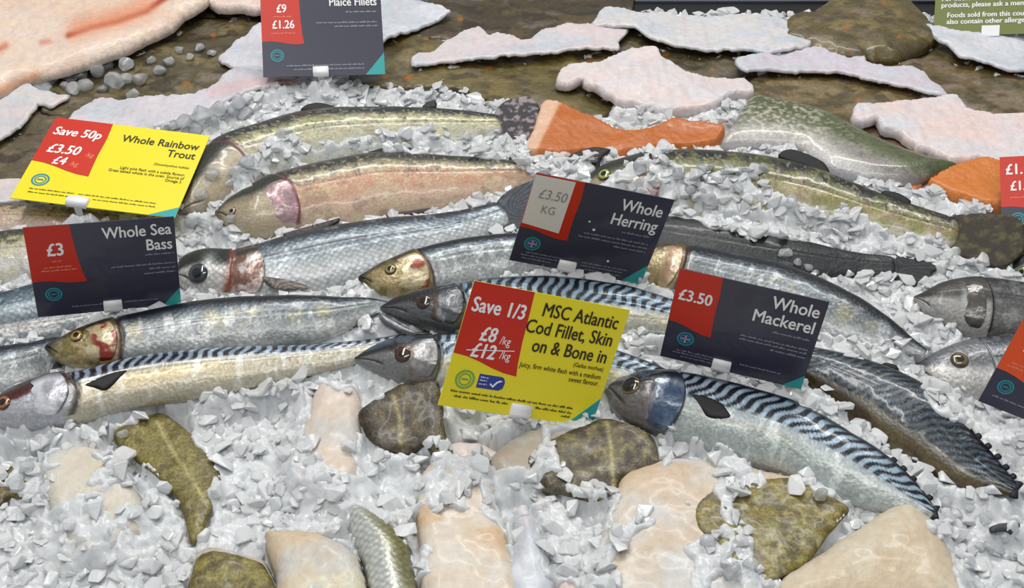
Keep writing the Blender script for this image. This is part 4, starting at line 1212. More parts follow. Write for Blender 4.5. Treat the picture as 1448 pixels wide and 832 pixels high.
CLEAR = [   # front pieces that stay clean on top
    [(165, 612), (222, 585), (268, 613), (285, 650), (300, 690), (290, 740), (262, 740), (245, 690), (215, 668), (185, 640)],
    [(275, 785), (300, 780), (345, 790), (370, 800), (390, 870), (275, 870)],
    [(500, 590), (560, 540), (630, 535), (630, 620), (580, 625), (520, 618)],
    [(780, 625), (850, 590), (935, 600), (935, 680), (870, 690), (800, 670)],
    [(690, 660), (735, 612), (775, 605), (770, 625), (720, 665)],
    [(872, 700), (885, 674), (965, 652), (1030, 662), (1000, 690), (930, 730), (880, 740)],
    [(1050, 700), (1100, 676), (1200, 718), (1145, 795), (1095, 815), (1070, 790), (1045, 740)],
    [(1080, 880), (1116, 814), (1211, 751), (1261, 715), (1300, 728), (1340, 785), (1360, 880)],
    [(60, 660), (110, 640), (140, 650), (120, 690), (75, 700)],
    [(445, 552), (502, 548), (510, 590), (480, 640), (440, 630)],
    [(376, 766), (440, 765), (450, 800), (440, 870), (395, 870)],
    [(487, 731), (500, 715), (540, 736), (583, 785), (592, 870), (530, 870)],
    [(730, 728), (745, 724), (762, 760), (770, 870), (718, 870)],
    [(620, 740), (700, 740), (715, 790), (700, 860), (610, 860)],
    [(880, 780), (960, 740), (980, 870), (850, 870)],
]

# ice heaped over fish and over the cod in front
zf_ = np.where(mask, zt0, Hh)
qq = project(np.stack([GX, GY, zf_], -1))
jx = qq[..., 0]+44*(fbm(GX*70, GY*70, 31)-0.5); jy = qq[..., 1]+44*(fbm(GX*70, GY*70, 37)-0.5)
cov = np.zeros_like(zf_)
for poly, w in COVER: cov = np.maximum(cov, in_poly(jx, jy, poly)*(w > 0.5))
FISHY = [[(835, 500), (1448, 470), (1448, 710), (1330, 740), (1200, 700), (1040, 640), (960, 636), (862, 600)], [(-80, 520), (130, 490), (480, 470), (620, 470), (660, 540), (500, 540), (440, 535), (300, 575), (122, 604), (-80, 614)]]
front = (qq[..., 1] > 530) & mask
for poly in FISHY: front &= ~in_poly(qq[..., 0], qq[..., 1], poly)
cov = np.where(front, (fbm(GX*38, GY*38, 51) < 0.56)*1.0, cov)
for poly in CLEAR: cov = np.where(in_poly(jx, jy, poly), 0.0, cov)
cov = np.where(mask, cov, 1.0)
cvb = blur(np.where(mask, cov, 1.0), 1)
zs_ = blur(zf_, 2)
kk = sm(cvb, 0.35, 0.75)
Hf = np.where(mask, Hh*(1-kk)+(np.maximum(zf_, zs_)+0.0025)*kk, Hh)
# mounds where the card stakes go in
for (sx_, sy_, sz_) in STAKES:
    g_ = np.exp(-(((GX-sx_)/0.022)**2+((GY-sy_)/0.012)**2))
    tgt = np.maximum(Hf, sz_-0.002)
    Hf = np.where(mask & (kk < 0.5), Hf, Hf*(1-g_)+tgt*g_)
Hf = np.where(mask, Hf, blur(Hf, 1))
GAP = (~mask) & (wgt2 > 0.57)
Hf = np.where(GAP, Hf-0.008, Hf)


def sample(A, x, y):
    i = np.clip(((x-X0)/STEP).astype(int), 0, nx-1); j = np.clip(((y-Y0)/STEP).astype(int), 0, ny-1)
    return A[i, j]


def icosphere(sub):
    import bmesh
    bm = bmesh.new(); bmesh.ops.create_icosphere(bm, subdivisions=sub, radius=1)
    v = np.array([list(q.co) for q in bm.verts]); f = np.array([[q.index for q in p.verts] for p in bm.faces]); bm.free()
    return v, f


def chip_shape(rng):
    import bmesh
    bm = bmesh.new()
    n = rng.integers(9, 15)
    p = rng.normal(size=(n, 3)); p /= np.linalg.norm(p, axis=1)[:, None]
    p *= np.array([1.0, 0.6+0.35*rng.random(), 0.35+0.35*rng.random()])*(0.75+0.35*rng.random((n, 1)))
    for q in p: bm.verts.new(q)
    bmesh.ops.convex_hull(bm, input=bm.verts)
    bmesh.ops.bevel(bm, geom=bm.edges[:], offset=0.045, segments=1, affect='EDGES')
    bmesh.ops.triangulate(bm, faces=bm.faces)
    bm.verts.index_update()
    v = np.array([list(q.co) for q in bm.verts]); f = np.array([[q.index for q in t.verts] for t in bm.faces]); bm.free()
    l = np.linalg.norm(v, axis=1); v = v*np.minimum(1, 1.1/l)[:, None]
    return v, f


def chunk_shape(v, rng, flat=1.0):
    w = v*(0.85+0.3*rng.random())
    for _ in range(9):
        n = rng.normal(size=3); n /= np.linalg.norm(n)
        dlim = 0.45+0.4*rng.random()
        dp = w @ n
        w = w-np.where(dp > dlim, dp-dlim, 0)[:, None]*n*0.9
    w = w*np.array([1, 0.75+0.4*rng.random(), (0.55+0.35*rng.random())*flat])
    return w


def make_lumps(count, rmin, rmax, sub, rng):
    protos = [chip_shape(rng) for _ in range(28)]
    x = X0+(X1-X0)*rng.random(count); y = Y0+(Y1-Y0)*rng.random(count)
    m = sample(mask, x, y)
    zs = sample(Hf, x, y); zs = np.where(m & (sample(kk, x, y) > 0.3), np.maximum(zs, sample(zt0, x, y)), zs)
    p = np.stack([x, y, zs], -1)
    q = project(p)
    vis = (y < YB-0.006) & (q[:, 0] > -120) & (q[:, 0] < 1570) & (q[:, 1] > -120) & (q[:, 1] < 960)
    kq = sample(kk, x, y)
    pr = np.where(m, np.where(kq > 0.75, 0.8, np.where(kq > 0.3, 0.35, 0.0)), 1.0)
    pr = np.where(sample(GAP, x, y) & (q[:, 1] < 600), 0.0, pr)
    slush = (q[:, 1] > 560)
    pr = np.where(slush, pr*0.5, pr)
    ok = vis & (rng.random(count) < pr)
    x, y, zs, m = x[ok], y[ok], zs[ok], m[ok]
    n = len(x)
    r = rmin+(rmax-rmin)*rng.random(n)**1.6
    ang = rng.random((n, 3))*6.283
    ca, sa = np.cos(ang), np.sin(ang)
    tl = 0.5*(rng.random((n, 2))-0.5)
    lift = (-0.25+0.55*rng.random(n))*r
    VV = []; FF = []; off_ = 0; wet = []
    fr_ = (q[ok][:, 1] > 560) & (rng.random(n) < 0.55)
    for i in range(n):
        w, f_ = protos[i % 28]
        a, b, c = ang[i]; b = tl[i, 0]*2.6
        Rz = np.array([[math.cos(a), -math.sin(a), 0], [math.sin(a), math.cos(a), 0], [0, 0, 1]])
        Rx = np.array([[1, 0, 0], [0, math.cos(b), -math.sin(b)], [0, math.sin(b), math.cos(b)]])
        VV.append((w @ (Rz @ Rx).T)*r[i]+np.array([x[i], y[i], zs[i]+lift[i]])); FF.append(f_+off_); off_ += len(w); wet.append(np.full(len(f_), 0 if fr_[i] else 1))
    return np.vstack(VV), np.vstack(FF), np.concatenate(wet)


def big_mesh(name, parts, mat):
    V = np.vstack([p[0] for p in parts]).astype(np.float32)
    offs = np.cumsum([0]+[len(p[0]) for p in parts])
    loops = []; sizes = []
    for p, o in zip(parts, offs):
        f = np.asarray(p[1])+o
        loops.append(f.ravel()); sizes.append(np.full(len(f), f.shape[1]))
    loops = np.concatenate(loops).astype(np.int32); sizes = np.concatenate(sizes)
    me = bpy.data.meshes.new(name)
    me.vertices.add(len(V)); me.vertices.foreach_set('co', V.ravel())
    me.loops.add(len(loops)); me.loops.foreach_set('vertex_index', loops)
    me.polygons.add(len(sizes))
    me.polygons.foreach_set('loop_start', np.concatenate([[0], np.cumsum(sizes)[:-1]]).astype(np.int32))
    me.polygons.foreach_set('use_smooth', np.ones(len(sizes), bool))
    me.update(calc_edges=True); me.validate()
    me.materials.append(mat)
    o = bpy.data.objects.new(name, me); C.objects.link(o)
    return o


S2 = STEP/2
g2x = np.arange(X0+0.001, X1-STEP*1.5, S2); g2y = np.arange(Y0+0.001, YB, S2)
FX, FY = np.meshgrid(g2x, g2y, indexing='ij')


def bil(A, x, y):
    u = (x-X0)/STEP; v = (y-Y0)/STEP
    i = np.clip(u.astype(int), 0, nx-2); j = np.clip(v.astype(int), 0, ny-2); u = u-i; v = v-j
    return (A[i, j]*(1-u)+A[i+1, j]*u)*(1-v)+(A[i, j+1]*(1-u)+A[i+1, j+1]*u)*v


def shards(x, y, cell, seed, tilt=0.35, amp=0.0016):
    # broken plates: every cell its own height and tilt
    u = x/cell; v = y/cell; best = np.full(x.shape, 9.0); out = np.zeros(x.shape)
    iu = np.floor(u); iv_ = np.floor(v)
    for di in (-1, 0, 1):
        for dj in (-1, 0, 1):
            a, b = iu+di, iv_+dj
            cx = a+_hash(a, b, seed); cy = b+_hash(a, b, seed+1)
            d = (u-cx)**2+(v-cy)**2
            hgt = amp*2*(_hash(a, b, seed+2)-0.5)+tilt*cell*((u-cx)*(_hash(a, b, seed+3)-0.5)+(v-cy)*(_hash(a, b, seed+4)-0.5))*2
            m_ = d < best
            best = np.where(m_, d, best); out = np.where(m_, hgt, out)
    return out


FZ = bil(Hf, FX, FY)
jx_ = FX+0.003*(fbm(FX*200, FY*200, 41)-0.5); jy_ = FY+0.003*(fbm(FX*200, FY*200, 43)-0.5)
FZ = FZ+shards(jx_, jy_, 0.011, 3)+shards(jx_, jy_, 0.006, 13, 0.3, 0.0007)+0.002*(fbm(FX*60, FY*60, 7)-0.5)-0.0006
bedv = np.stack([FX, FY, FZ], -1).reshape(-1, 3)
bedf = np.array(grid_faces(len(g2x), len(g2y), False))[:, ::-1]
rng = np.random.default_rng(5)
lumps1 = make_lumps(21000, 0.0045, 0.0115, 1, rng)
ice = big_mesh('crushed_ice', [(bedv, bedf), lumps1], M['ice'])
ice.data.materials.append(M['ice_chip'])
mi_ = np.zeros(len(ice.data.polygons), np.int32); mi_[len(bedf):] = lumps1[2]
ice.data.polygons.foreach_set('material_index', mi_)
sm_ = np.ones(len(mi_), bool); sm_[len(bedf):] = False
ice.data.polygons.foreach_set('use_smooth', sm_)
ice['kind'] = 'stuff'; ice['label'] = 'wet crushed ice spread over the whole fish counter'; ice['category'] = 'ice'

# ---- loose clear lumps one can pick out
allv = bedv
bvh2 = BVHTree.FromPolygons([Vector(p) for p in np.vstack([AV, bedv]).tolist()], fs+(np.asarray(bedf)+len(AV)).tolist())
iv, if_ = icosphere(3)
LUMPS = [
    ('clear ice lumps on the brown plaice', 'clear ice lump on the brown plaice skin below the large pink fillet',
     [(98, 114, 11), (122, 126, 13), (152, 96, 12), (178, 98, 13), (162, 122, 16), (200, 116, 13), (190, 138, 11), (106, 131, 12), (138, 108, 13), (226, 102, 9), (254, 74, 9), (282, 70, 9), (116, 111, 11), (214, 88, 9), (238, 90, 9), (92, 124, 10), (146, 128, 11), (178, 116, 11), (268, 84, 8), (300, 78, 8)]),
    ('grey ice lumps above the back trout', 'grey ice lump between the long white fillet and the back trout',
     [(262, 178, 14), (286, 166, 16), (312, 160, 15), (337, 148, 13), (243, 183, 11), (347, 165, 11), (330, 160, 12), (300, 176, 12), (276, 186, 12)]),
    ('ice lumps by the trout snout', 'ice lump beside the snout of the pinkish rainbow trout',
     [(286, 280, 10), (292, 320, 12), (270, 318, 11), (310, 322, 10), (328, 312, 9), (300, 248, 12), (332, 246, 11), (265, 345, 10), (288, 345, 9), (350, 232, 12)]),
    ('ice lumps on the dark olive trout', 'loose ice lump on the flank of the dark olive trout',
     [(905, 238, 11), (938, 232, 10), (928, 262, 10), (958, 250, 12), (990, 243, 10), (1012, 258, 11), (1032, 240, 10), (1082, 244, 10), (1066, 250, 9), (975, 272, 11), (1000, 286, 12), (893, 268, 9), (1045, 268, 10), (1118, 288, 12), (838, 228, 7)]),
    ('clear ice lumps by the mackerel tails', 'glassy ice lump near the tail tips of the two right mackerel',
     [(1336, 712, 11), (1350, 730, 11), (1372, 722, 10), (1392, 738, 9), (1404, 778, 13), (1384, 776, 11), (1420, 762, 9), (1430, 790, 10), (1358, 764, 9)]),
    ('ice bits on the dark forked tail fish', 'small ice lump between the dark forked tail fish and the blue backed herring', [(1110, 362, 10), (1128, 372, 7), (1142, 380, 8), (1152, 386, 6)]),
    ('ice lumps on the front cod', 'flat ice lump lying on the skin of the large front cod fillet', [(1036, 812, 16), (1060, 800, 10), (1000, 770, 12), (1160, 706, 12)]),
    ('ice lumps by the buried cod', 'grey ice lump between the left edge and the buried cream cod flesh', [(38, 668, 12), (22, 690, 15), (48, 655, 8)]),
    ('ice lumps on the long olive skin', 'ice lump at the top left corner of the olive skin with pale line', [(175, 618, 9), (164, 634, 8)]),
]
rl = np.random.default_rng(9)
for grp, lab, pts in LUMPS:
    for (px, py, r) in pts:
        d = ray(np.array(px), np.array(py)); d /= np.linalg.norm(d)
        h = bvh2.ray_cast(Vector(CAM), Vector(d))
        if h[0] is None: continue
        p = np.array(h[0]); dep = (p-CAM) @ FWD; rr = r*dep/F
        w = chunk_shape(iv, rl)
        a = rl.random()*6.28
        Rz = np.array([[math.cos(a), -math.sin(a), 0], [math.sin(a), math.cos(a), 0], [0, 0, 1]])
        w = (w @ Rz.T)*rr
        w = w-np.array([0, 0, w[:, 2].min()])
        ob = mesh_obj('ice_lump', w, if_.tolist(), M['clear_ice'])
        ob.location = (p[0], p[1], p[2]-0.001)
        tag(ob, lab, 'ice', grp)

# ------------------------------------------------------------------ counter
def box(name, x0, x1, y0, y1, z0, z1, mat, parent=None, bev=0.002):
    import bmesh
    bm = bmesh.new(); bmesh.ops.create_cube(bm, size=1)
    for v in bm.verts:
        v.co = ((x0+x1)/2+v.co.x*(x1-x0), (y0+y1)/2+v.co.y*(y1-y0), (z0+z1)/2+v.co.z*(z1-z0))
    bmesh.ops.bevel(bm, geom=bm.edges, offset=bev, segments=2, affect='EDGES')
    me = bpy.data.meshes.new(name); bm.to_mesh(me); bm.free(); me.materials.append(mat)
    o = bpy.data.objects.new(name, me); C.objects.link(o)
    if parent is not None:
        o.parent = parent; o.matrix_parent_inverse = Matrix.Translation(-parent.location)
    return o


ct = thing('display_counter', 'black railed steel fish counter holding the ice', 'counter', (0, 0.1, -0.02))
box('tray', -0.62, 0.62, -0.40, YB+0.01, -0.030, -0.015, M['steel'], ct)
box('back_rail', -0.62, 0.62, YB, YB+0.006, -0.030, 0.012, M['black_rail'], ct)
box('back_shelf', -0.62, 0.62, YB+0.006, 1.0, -0.004, 0.010, M['black_rail'], ct)
box('shelf_trim', -0.62, 0.62, YB+0.042, YB+0.09, 0.0098, 0.013, M['steel'], ct, 0.0005)


# ------------------------------------------------------------------ price cards
def flat_part(name, pts, z, mat, parent, th=0.0002):
    n = len(pts)
    v = [(x, y, z) for x, y in pts]+[(x, y, z+th) for x, y in pts]
    from mathutils.geometry import tessellate_polygon
    tri = tessellate_polygon([[Vector((x, y, 0)) for x, y in pts]])
    f = []
    for a, b, c in tri:
        ar = (pts[b][0]-pts[a][0])*(pts[c][1]-pts[a][1])-(pts[c][0]-pts[a][0])*(pts[b][1]-pts[a][1])
        if ar < 0: a, b, c = c, b, a
        f.append([a+n, b+n, c+n]); f.append([c, b, a])
    ar = sum(pts[i-1][0]*pts[i][1]-pts[i][0]*pts[i-1][1] for i in range(n))
    for i in range(n):
        q = [i-1 if i else n-1, i, i+n, (i-1 if i else n-1)+n]
        f.append(q if ar > 0 else q[::-1])
    me = bpy.data.meshes.new(name); me.from_pydata(v, [], f); me.materials.append(mat)
    o = bpy.data.objects.new(name, me); C.objects.link(o); o.parent = parent
    return o


def multi_flat(name, polys, z, mat, parent, th=0.0001):
    v = []; f = []
    for pts in polys:
        k_ = len(v); n = len(pts)
        v += [(x, y, z+th) for x, y in pts]
        f.append(list(range(k_, k_+n)))
    me = bpy.data.meshes.new(name); me.from_pydata(v, [], f); me.materials.append(mat)
    o = bpy.data.objects.new(name, me); C.objects.link(o); o.parent = parent
    return o


def text(name, s, x, y, size, mat, parent, align='LEFT', bold=0.0, shear=0.0, z=0.0011, sx=0.80, rot=0.0):
    cu = bpy.data.curves.new(name, 'FONT'); cu.body = s; cu.size = size; cu.align_x = align
    cu.shear = shear; cu.extrude = 0.00006; cu.resolution_u = 3
    cu.space_line = 0.95
    to = bpy.data.objects.new(name, cu); C.objects.link(to)
    bpy.context.view_layer.update()
    dg = bpy.context.evaluated_depsgraph_get()
    me = bpy.data.meshes.new_from_object(to.evaluated_get(dg))
    bpy.data.objects.remove(to); bpy.data.curves.remove(cu)
    me.name = name
    if bold:
        import bmesh
        bm = bmesh.new(); bm.from_mesh(me)
        sh = (0.026 if bold > 0.01 else 0.017)*size
        vs0 = [v.co.copy() for v in bm.verts]; fc0 = [[v.index for v in f.verts] for f in bm.faces]
        bm.free()
        vv = []; ff = []
        for k_, (dx, dy) in enumerate(((-sh, 0), (sh, 0), (0, sh*0.6), (0, -sh*0.6))):
            ff += [[i+len(vv) for i in f] for f in fc0]
            vv += [(c_.x+dx, c_.y+dy, c_.z+k_*0.00001) for c_ in vs0]
        me = bpy.data.meshes.new(name); me.from_pydata(vv, [], ff)
    me.materials.clear(); me.materials.append(mat)
    o = bpy.data.objects.new(name, me); C.objects.link(o)
    o.parent = parent; o.location = (x, y, z); o.scale = (sx, 1, 1); o.rotation_euler = (0, 0, rot)
    return o


def fine_print(parent, lines, mat, hgt, seed, name='small_print'):
    """unreadable tiny print: word-long strokes"""
    r_ = random.Random(seed); polys = []
    for (xa, xb, y) in lines:
        x = xa
        while x < xb:
            wl = hgt*r_.uniform(1.2, 4.5)
            e = min(x+wl, xb)
            # each word a run of small upright letters
            q = x
            while q < e:
                lw = hgt*r_.uniform(0.35, 0.6); hh = hgt*r_.choice((0.55, 0.55, 0.6, 0.95))
                polys.append([(q, y), (min(q+lw*0.72, e), y), (min(q+lw*0.72, e), y+hh), (q, y+hh)])
                q += lw
            x = e+hgt*0.55
    return multi_flat(name, polys, 0.0010, mat, parent)


def ring_pts(cx, cy, r, n=40):
    return [(cx+r*math.cos(2*math.pi*i/n), cy+r*math.sin(2*math.pi*i/n)) for i in range(n)]


def ring(name, cx, cy, r, rw, mat, parent, z=0.0010):
    n = 48; v = []; f = []
    for i in range(n):
        a = 2*math.pi*i/n
        for rr in (r, r-rw):
            v.append((cx+rr*math.cos(a), cy+rr*math.sin(a), z))
    for i in range(n):
        j = (i+1) % n
        f.append([2*i, 2*j, 2*j+1, 2*i+1])
    me = bpy.data.meshes.new(name); me.from_pydata(v, [], f); me.materials.append(mat)
    o = bpy.data.objects.new(name, me); C.objects.link(o); o.parent = parent
    return o


def card(label, quad, cardmat, z0=0.03, w0=0.122, asp=0.77, clip_u=0.5, clip=True, name='price_card', cat='price card'):
    if isinstance(quad, str):
        o, Rm, w, h = POSE[quad]; clip_u = QUADS[quad][2]
    else:
        o, Rm, w, h = solve_card(quad, w0, asp, z0)
    root = bpy.data.objects.new(name, None); root.empty_display_size = 0.02
    root['label'] = label; root['category'] = cat
    mw = Matrix.Identity(4)
    for i in range(3):
        for j in range(3): mw[i][j] = Rm[i, j]
    c = o-Rm[:, 0]*w*0.5          # bottom left becomes local origin
    for i in range(3): mw[i][3] = c[i]
    root.matrix_world = mw
    C.objects.link(root)
    r = 0.002
    face = flat_part('card', [(0, 0), (w, 0), (w, h), (0, h)], 0, cardmat, root, th=0.0008)
    if clip:
        cx = w*clip_u; cw = w*0.065
        # rolled clip gripping the bottom edge, with a stake going into the ice
        prof = [(-0.0045, -0.0015), (-0.0048, 0.0015), (-0.0030, 0.0040), (0.0, 0.0046), (0.0022, 0.0030), (0.0050, 0.0034), (0.0060, 0.0012), (0.0052, -0.0015)]
        nv = len(prof); v = []; f = []
        xs = [cx-cw, cx-cw*0.94, cx+cw*0.94, cx+cw]
        sc = [0.8, 1, 1, 0.8]
        for k_, xx in enumerate(xs):
            v += [(xx, py*sc[k_]+0.004, pz*sc[k_]+0.0005) for py, pz in prof]
        for k_ in range(3):
            for j in range(nv):
                j2 = (j+1) % nv
                f.append([k_*nv+j, k_*nv+j2, (k_+1)*nv+j2, (k_+1)*nv+j])
        f.append(list(range(nv))[::-1]); f.append([3*nv+j for j in range(nv)])
        me = bpy.data.meshes.new('clip'); me.from_pydata(v, [], f); me.materials.append(M['plastic'])
        me.polygons.foreach_set('use_smooth', np.ones(len(me.polygons), bool))
        co = bpy.data.objects.new('clip', me); C.objects.link(co); co.parent = root
        co['label'] = 'white plastic clip on the bottom edge'
        # stake, straight down in the world
        inv = np.array(Rm).T @ np.array([0, 0, -1.0])
        a = np.array([cx, 0.002, -0.0012]); bq = a+inv*max(0.02, (o[2]+0.01))
        v = []; f = []
        for q, rr in ((a, 0.0022), (bq, 0.0012)):
            for dx, dz in ((-1, -1), (1, -1), (1, 1), (-1, 1)): v.append((q[0]+dx*rr*1.6, q[1], q[2]+dz*rr*0.5))
        f = [[0, 1, 2, 3], [7, 6, 5, 4]]+[[i, i+4, (i+1) % 4+4, (i+1) % 4] for i in range(4)]
        me = bpy.data.meshes.new('stake'); me.from_pydata(v, [], f); me.materials.append(M['plastic'])
        so = bpy.data.objects.new('stake', me); C.objects.link(so); so.parent = root
    return face, w, h


def red_tab(root, w, h, tl=0.37, bx=0.42, by=0.68, ly=0.58):
    P = [(0, 0)]
    P += [(tl, 0), (tl+0.01, by*0.3), (tl+(bx-tl)*0.4, by*0.6), (tl+(bx-tl)*0.7, by*0.85), (bx, by)]
    for t in (0.8, 0.6, 0.4, 0.2):
        P.append((bx*t, by+(ly-by)*(1-t)-0.012*math.sin(t*2*math.pi)+0.03*(t-0.5)*0))
    P.append((0, ly))
    return flat_part('price_tab', [(x*w, (1-y)*h) for x, y in P][::-1], 0.0008, M['card_red'], root, 0.00015)


def teal_corner(root, w, h, a=0.16, b=0.25):
    flat_part('corner_flash', [(w*(1-a), 0), (w, 0), (w, h*b)], 0.0008, M['card_teal'], root, 0.00015)


def seal(root, x, y, r, col, flag=False):
    ring('seal', x, y, r, r*0.22, col, root)
    ring('seal', x, y, r*0.66, r*0.16, col, root)
    if flag:
        q = r*0.5
        flat_part('flag_emblem', ring_pts(x, y, q, 24), 0.0008, M['ink_blue'], root, 0.0002)
        a = q*0.18
        multi_flat('flag_cross', [[(x-q, y-a), (x+q, y-a), (x+q, y+a), (x-q, y+a)], [(x-a, y-q), (x+a, y-q), (x+a, y+q), (x-a, y+q)]], 0.0011, M['ink_white'], root)
        a *= 0.55
        multi_flat('flag_cross', [[(x-q, y-a), (x+q, y-a), (x+q, y+a), (x-q, y+a)], [(x-a, y-q), (x+a, y-q), (x+a, y+q), (x-a, y+q)]], 0.0012, M['ink_red'], root)
    else:
        multi_flat('seal_wave', [[(x-r*0.4, y-r*0.08), (x+r*0.4, y-r*0.08), (x+r*0.3, y+r*0.12), (x-r*0.3, y+r*0.12)]], 0.0010, col, root)


BD = 0.018
# --- Plaice Fillets
r, w, h = card('dark card reading Plaice Fillets at the top left with red 1.26 price', 'plaice', M['card_dark'], z0=0.035, clip_u=0.47)
red_tab(r, w, h, 0.31, 0.345, 0.63, 0.60); teal_corner(r, w, h)
text('price_text', '£9', 0.17*w, 0.735*h, 0.0125, M['ink_white'], r, 'CENTER', BD)
text('price_text', '£1.26', 0.18*w, 0.55*h, 0.0125, M['ink_white'], r, 'CENTER', BD)
text('name_text', 'Plaice Fillets', 0.965*w, 0.80*h, 0.0125, M['ink_white'], r, 'RIGHT', 0.005)
seal(r, 0.12*w, 0.24*h, 0.055*w, M['seal_teal'])
fine_print(r, [(0.70*w, 0.96*w, 0.72*h), (0.45*w, 0.96*w, 0.60*h), (0.60*w, 0.96*w, 0.555*h)], M['ink_grey'], 0.0018, 1)
fine_print(r, [(0.19*w, 0.83*w, 0.115*h), (0.25*w, 0.83*w, 0.07*h)], M['ink_grey'], 0.0016, 2)
fine_print(r, [(0.10*w, 0.25*w, 0.68*h), (0.08*w, 0.28*w, 0.49*h)], M['ink_pink'], 0.0014, 3)

# --- Rainbow trout
r, w, h = card('tilted yellow card reading Whole Rainbow Trout and Save 50p', 'trout', M['card_yellow'], z0=0.05, clip_u=0.40)
red_tab(r, w, h, 0.37, 0.385, 0.66, 0.55); teal_corner(r, w, h, 0.16, 0.12)
text('price_text', 'Save 50p', 0.185*w, 0.79*h, 0.0155, M['ink_white'], r, 'CENTER', BD, 0.15)
text('price_text', '£3.50', 0.155*w, 0.57*h, 0.0165, M['ink_white'], r, 'CENTER', BD, 0.15)
text('price_text', '£4', 0.165*w, 0.44*h, 0.0145, M['ink_white'], r, 'CENTER', BD, 0.15)
text('unit_text', '/kg', 0.30*w, 0.565*h, 0.008, M['ink_pink'], r, 'LEFT', 0, 0.2)
text('unit_text', '/kg', 0.235*w, 0.44*h, 0.008, M['ink_pink'], r, 'LEFT', 0, 0.2)
text('name_text', 'Whole Rainbow\nTrout', 0.965*w, 0.80*h, 0.0135, M['ink_black'], r, 'RIGHT', 0.005)
text('note_text', '(Oncorhynchus mykiss)', 0.96*w, 0.565*h, 0.0042, M['ink_black'], r, 'RIGHT')
text('note_text', 'Light pink flesh with a subtle flavour.\nGreat baked whole in the oven. Source of\nOmega 3.', 0.955*w, 0.475*h, 0.0050, M['ink_black'], r, 'RIGHT')
seal(r, 0.115*w, 0.24*h, 0.055*w, M['seal_teal'])
fine_print(r, [(0.08*w, 0.36*w, 0.125*h), (0.38*w, 0.86*w, 0.125*h), (0.08*w, 0.34*w, 0.085*h), (0.48*w, 0.86*w, 0.085*h)], M['ink_black'], 0.0017, 4)

# --- Sea bass
r, w, h = card('dark card reading Whole Sea Bass with red £3 price, at left', 'bass', M['card_dark'], z0=0.055, clip_u=0.52)
red_tab(r, w, h, 0.30, 0.365, 0.63, 0.60); teal_corner(r, w, h, 0.13, 0.20)
text('price_text', '£3', 0.185*w, 0.68*h, 0.0155, M['ink_white'], r, 'CENTER', BD)
text('name_text', 'Whole Sea\nBass', 0.975*w, 0.82*h, 0.0140, M['ink_white'], r, 'RIGHT', 0.005)
seal(r, 0.13*w, 0.25*h, 0.058*w, M['seal_teal'])
fine_print(r, [(0.78*w, 0.98*w, 0.60*h), (0.54*w, 0.98*w, 0.49*h), (0.80*w, 0.98*w, 0.44*h), (0.76*w, 0.98*w, 0.39*h)], M['ink_grey'], 0.0017, 5)
fine_print(r, [(0.24*w, 0.50*w, 0.085*h), (0.60*w, 0.84*w, 0.085*h)], M['ink_grey'], 0.0013, 6)
fine_print(r, [(0.15*w, 0.22*w, 0.61*h), (0.09*w, 0.28*w, 0.545*h), (0.07*w, 0.31*w, 0.51*h)], M['ink_pink'], 0.0015, 7)

# --- Herring
r, w, h = card('dark card reading Whole Herring with a white handwritten sticker', 'herring', M['card_dark'], z0=0.062, clip_u=0.42)
red_tab(r, w, h, 0.35, 0.36, 0.66, 0.60); teal_corner(r, w, h, 0.15, 0.24)
flat_part('sticker', [(0.005*w, 0.45*h), (0.285*w, 0.405*h), (0.285*w, 0.985*h), (0.0*w, 0.985*h)], 0.0010, M['sticker'], r, 0.0002)
text('price_text', '£3.50', 0.16*w, 0.75*h, 0.0125, M['pencil'], r, 'CENTER', 0.0, 0.1, z=0.0014)
text('price_text', 'KG', 0.16*w, 0.595*h, 0.0105, M['pencil'], r, 'CENTER', 0.0, z=0.0014)
text('name_text', 'Whole\nHerring', 0.955*w, 0.79*h, 0.0150, M['ink_white'], r, 'RIGHT', 0.006)
seal(r, 0.125*w, 0.235*h, 0.060*w, M['seal_teal'], True)
fine_print(r, [(0.72*w, 0.94*w, 0.545*h), (0.46*w, 0.94*w, 0.46*h), (0.43*w, 0.94*w, 0.415*h), (0.70*w, 0.94*w, 0.37*h)], M['ink_grey'], 0.0018, 8)
fine_print(r, [(0.10*w, 0.36*w, 0.125*h), (0.07*w, 0.34*w, 0.09*h), (0.08*w, 0.30*w, 0.055*h), (0.52*w, 0.86*w, 0.125*h), (0.52*w, 0.84*w, 0.09*h), (0.55*w, 0.83*w, 0.05*h)], M['ink_grey'], 0.0015, 9)
multi_flat('water_drop', [ring_pts(0.47*w, 0.60*h, 0.0009, 10), ring_pts(0.52*w, 0.52*h, 0.0012, 10), ring_pts(0.70*w, 0.20*h, 0.0011, 10)], 0.0011, M['ink_white'], r)

# --- Cod
r, w, h = card('large yellow card reading MSC Atlantic Cod Fillet, Skin on and Bone in', 'cod', M['card_yellow'], z0=0.055, clip_u=0.51)
red_tab(r, w, h, 0.375, 0.42, 0.68, 0.57); teal_corner(r, w, h, 0.17, 0.25)
text('price_text', 'Save 1/3', 0.195*w, 0.775*h, 0.0150, M['ink_white'], r, 'CENTER', BD)
text('price_text', '£8', 0.175*w, 0.56*h, 0.0150, M['ink_white'], r, 'CENTER', BD, 0.1)
text('price_text', '£12', 0.175*w, 0.425*h, 0.0150, M['ink_white'], r, 'CENTER', BD, 0.1)
text('unit_text', '/kg', 0.255*w, 0.555*h, 0.0085, M['ink_white'], r)
text('unit_text', '/kg', 0.28*w, 0.44*h, 0.0085, M['ink_white'], r)
flat_part('strike_line', [(0.07*w, 0.465*h), (0.36*w, 0.515*h), (0.36*w, 0.522*h), (0.07*w, 0.472*h)], 0.0012, M['ink_white'], r, 0.0001)
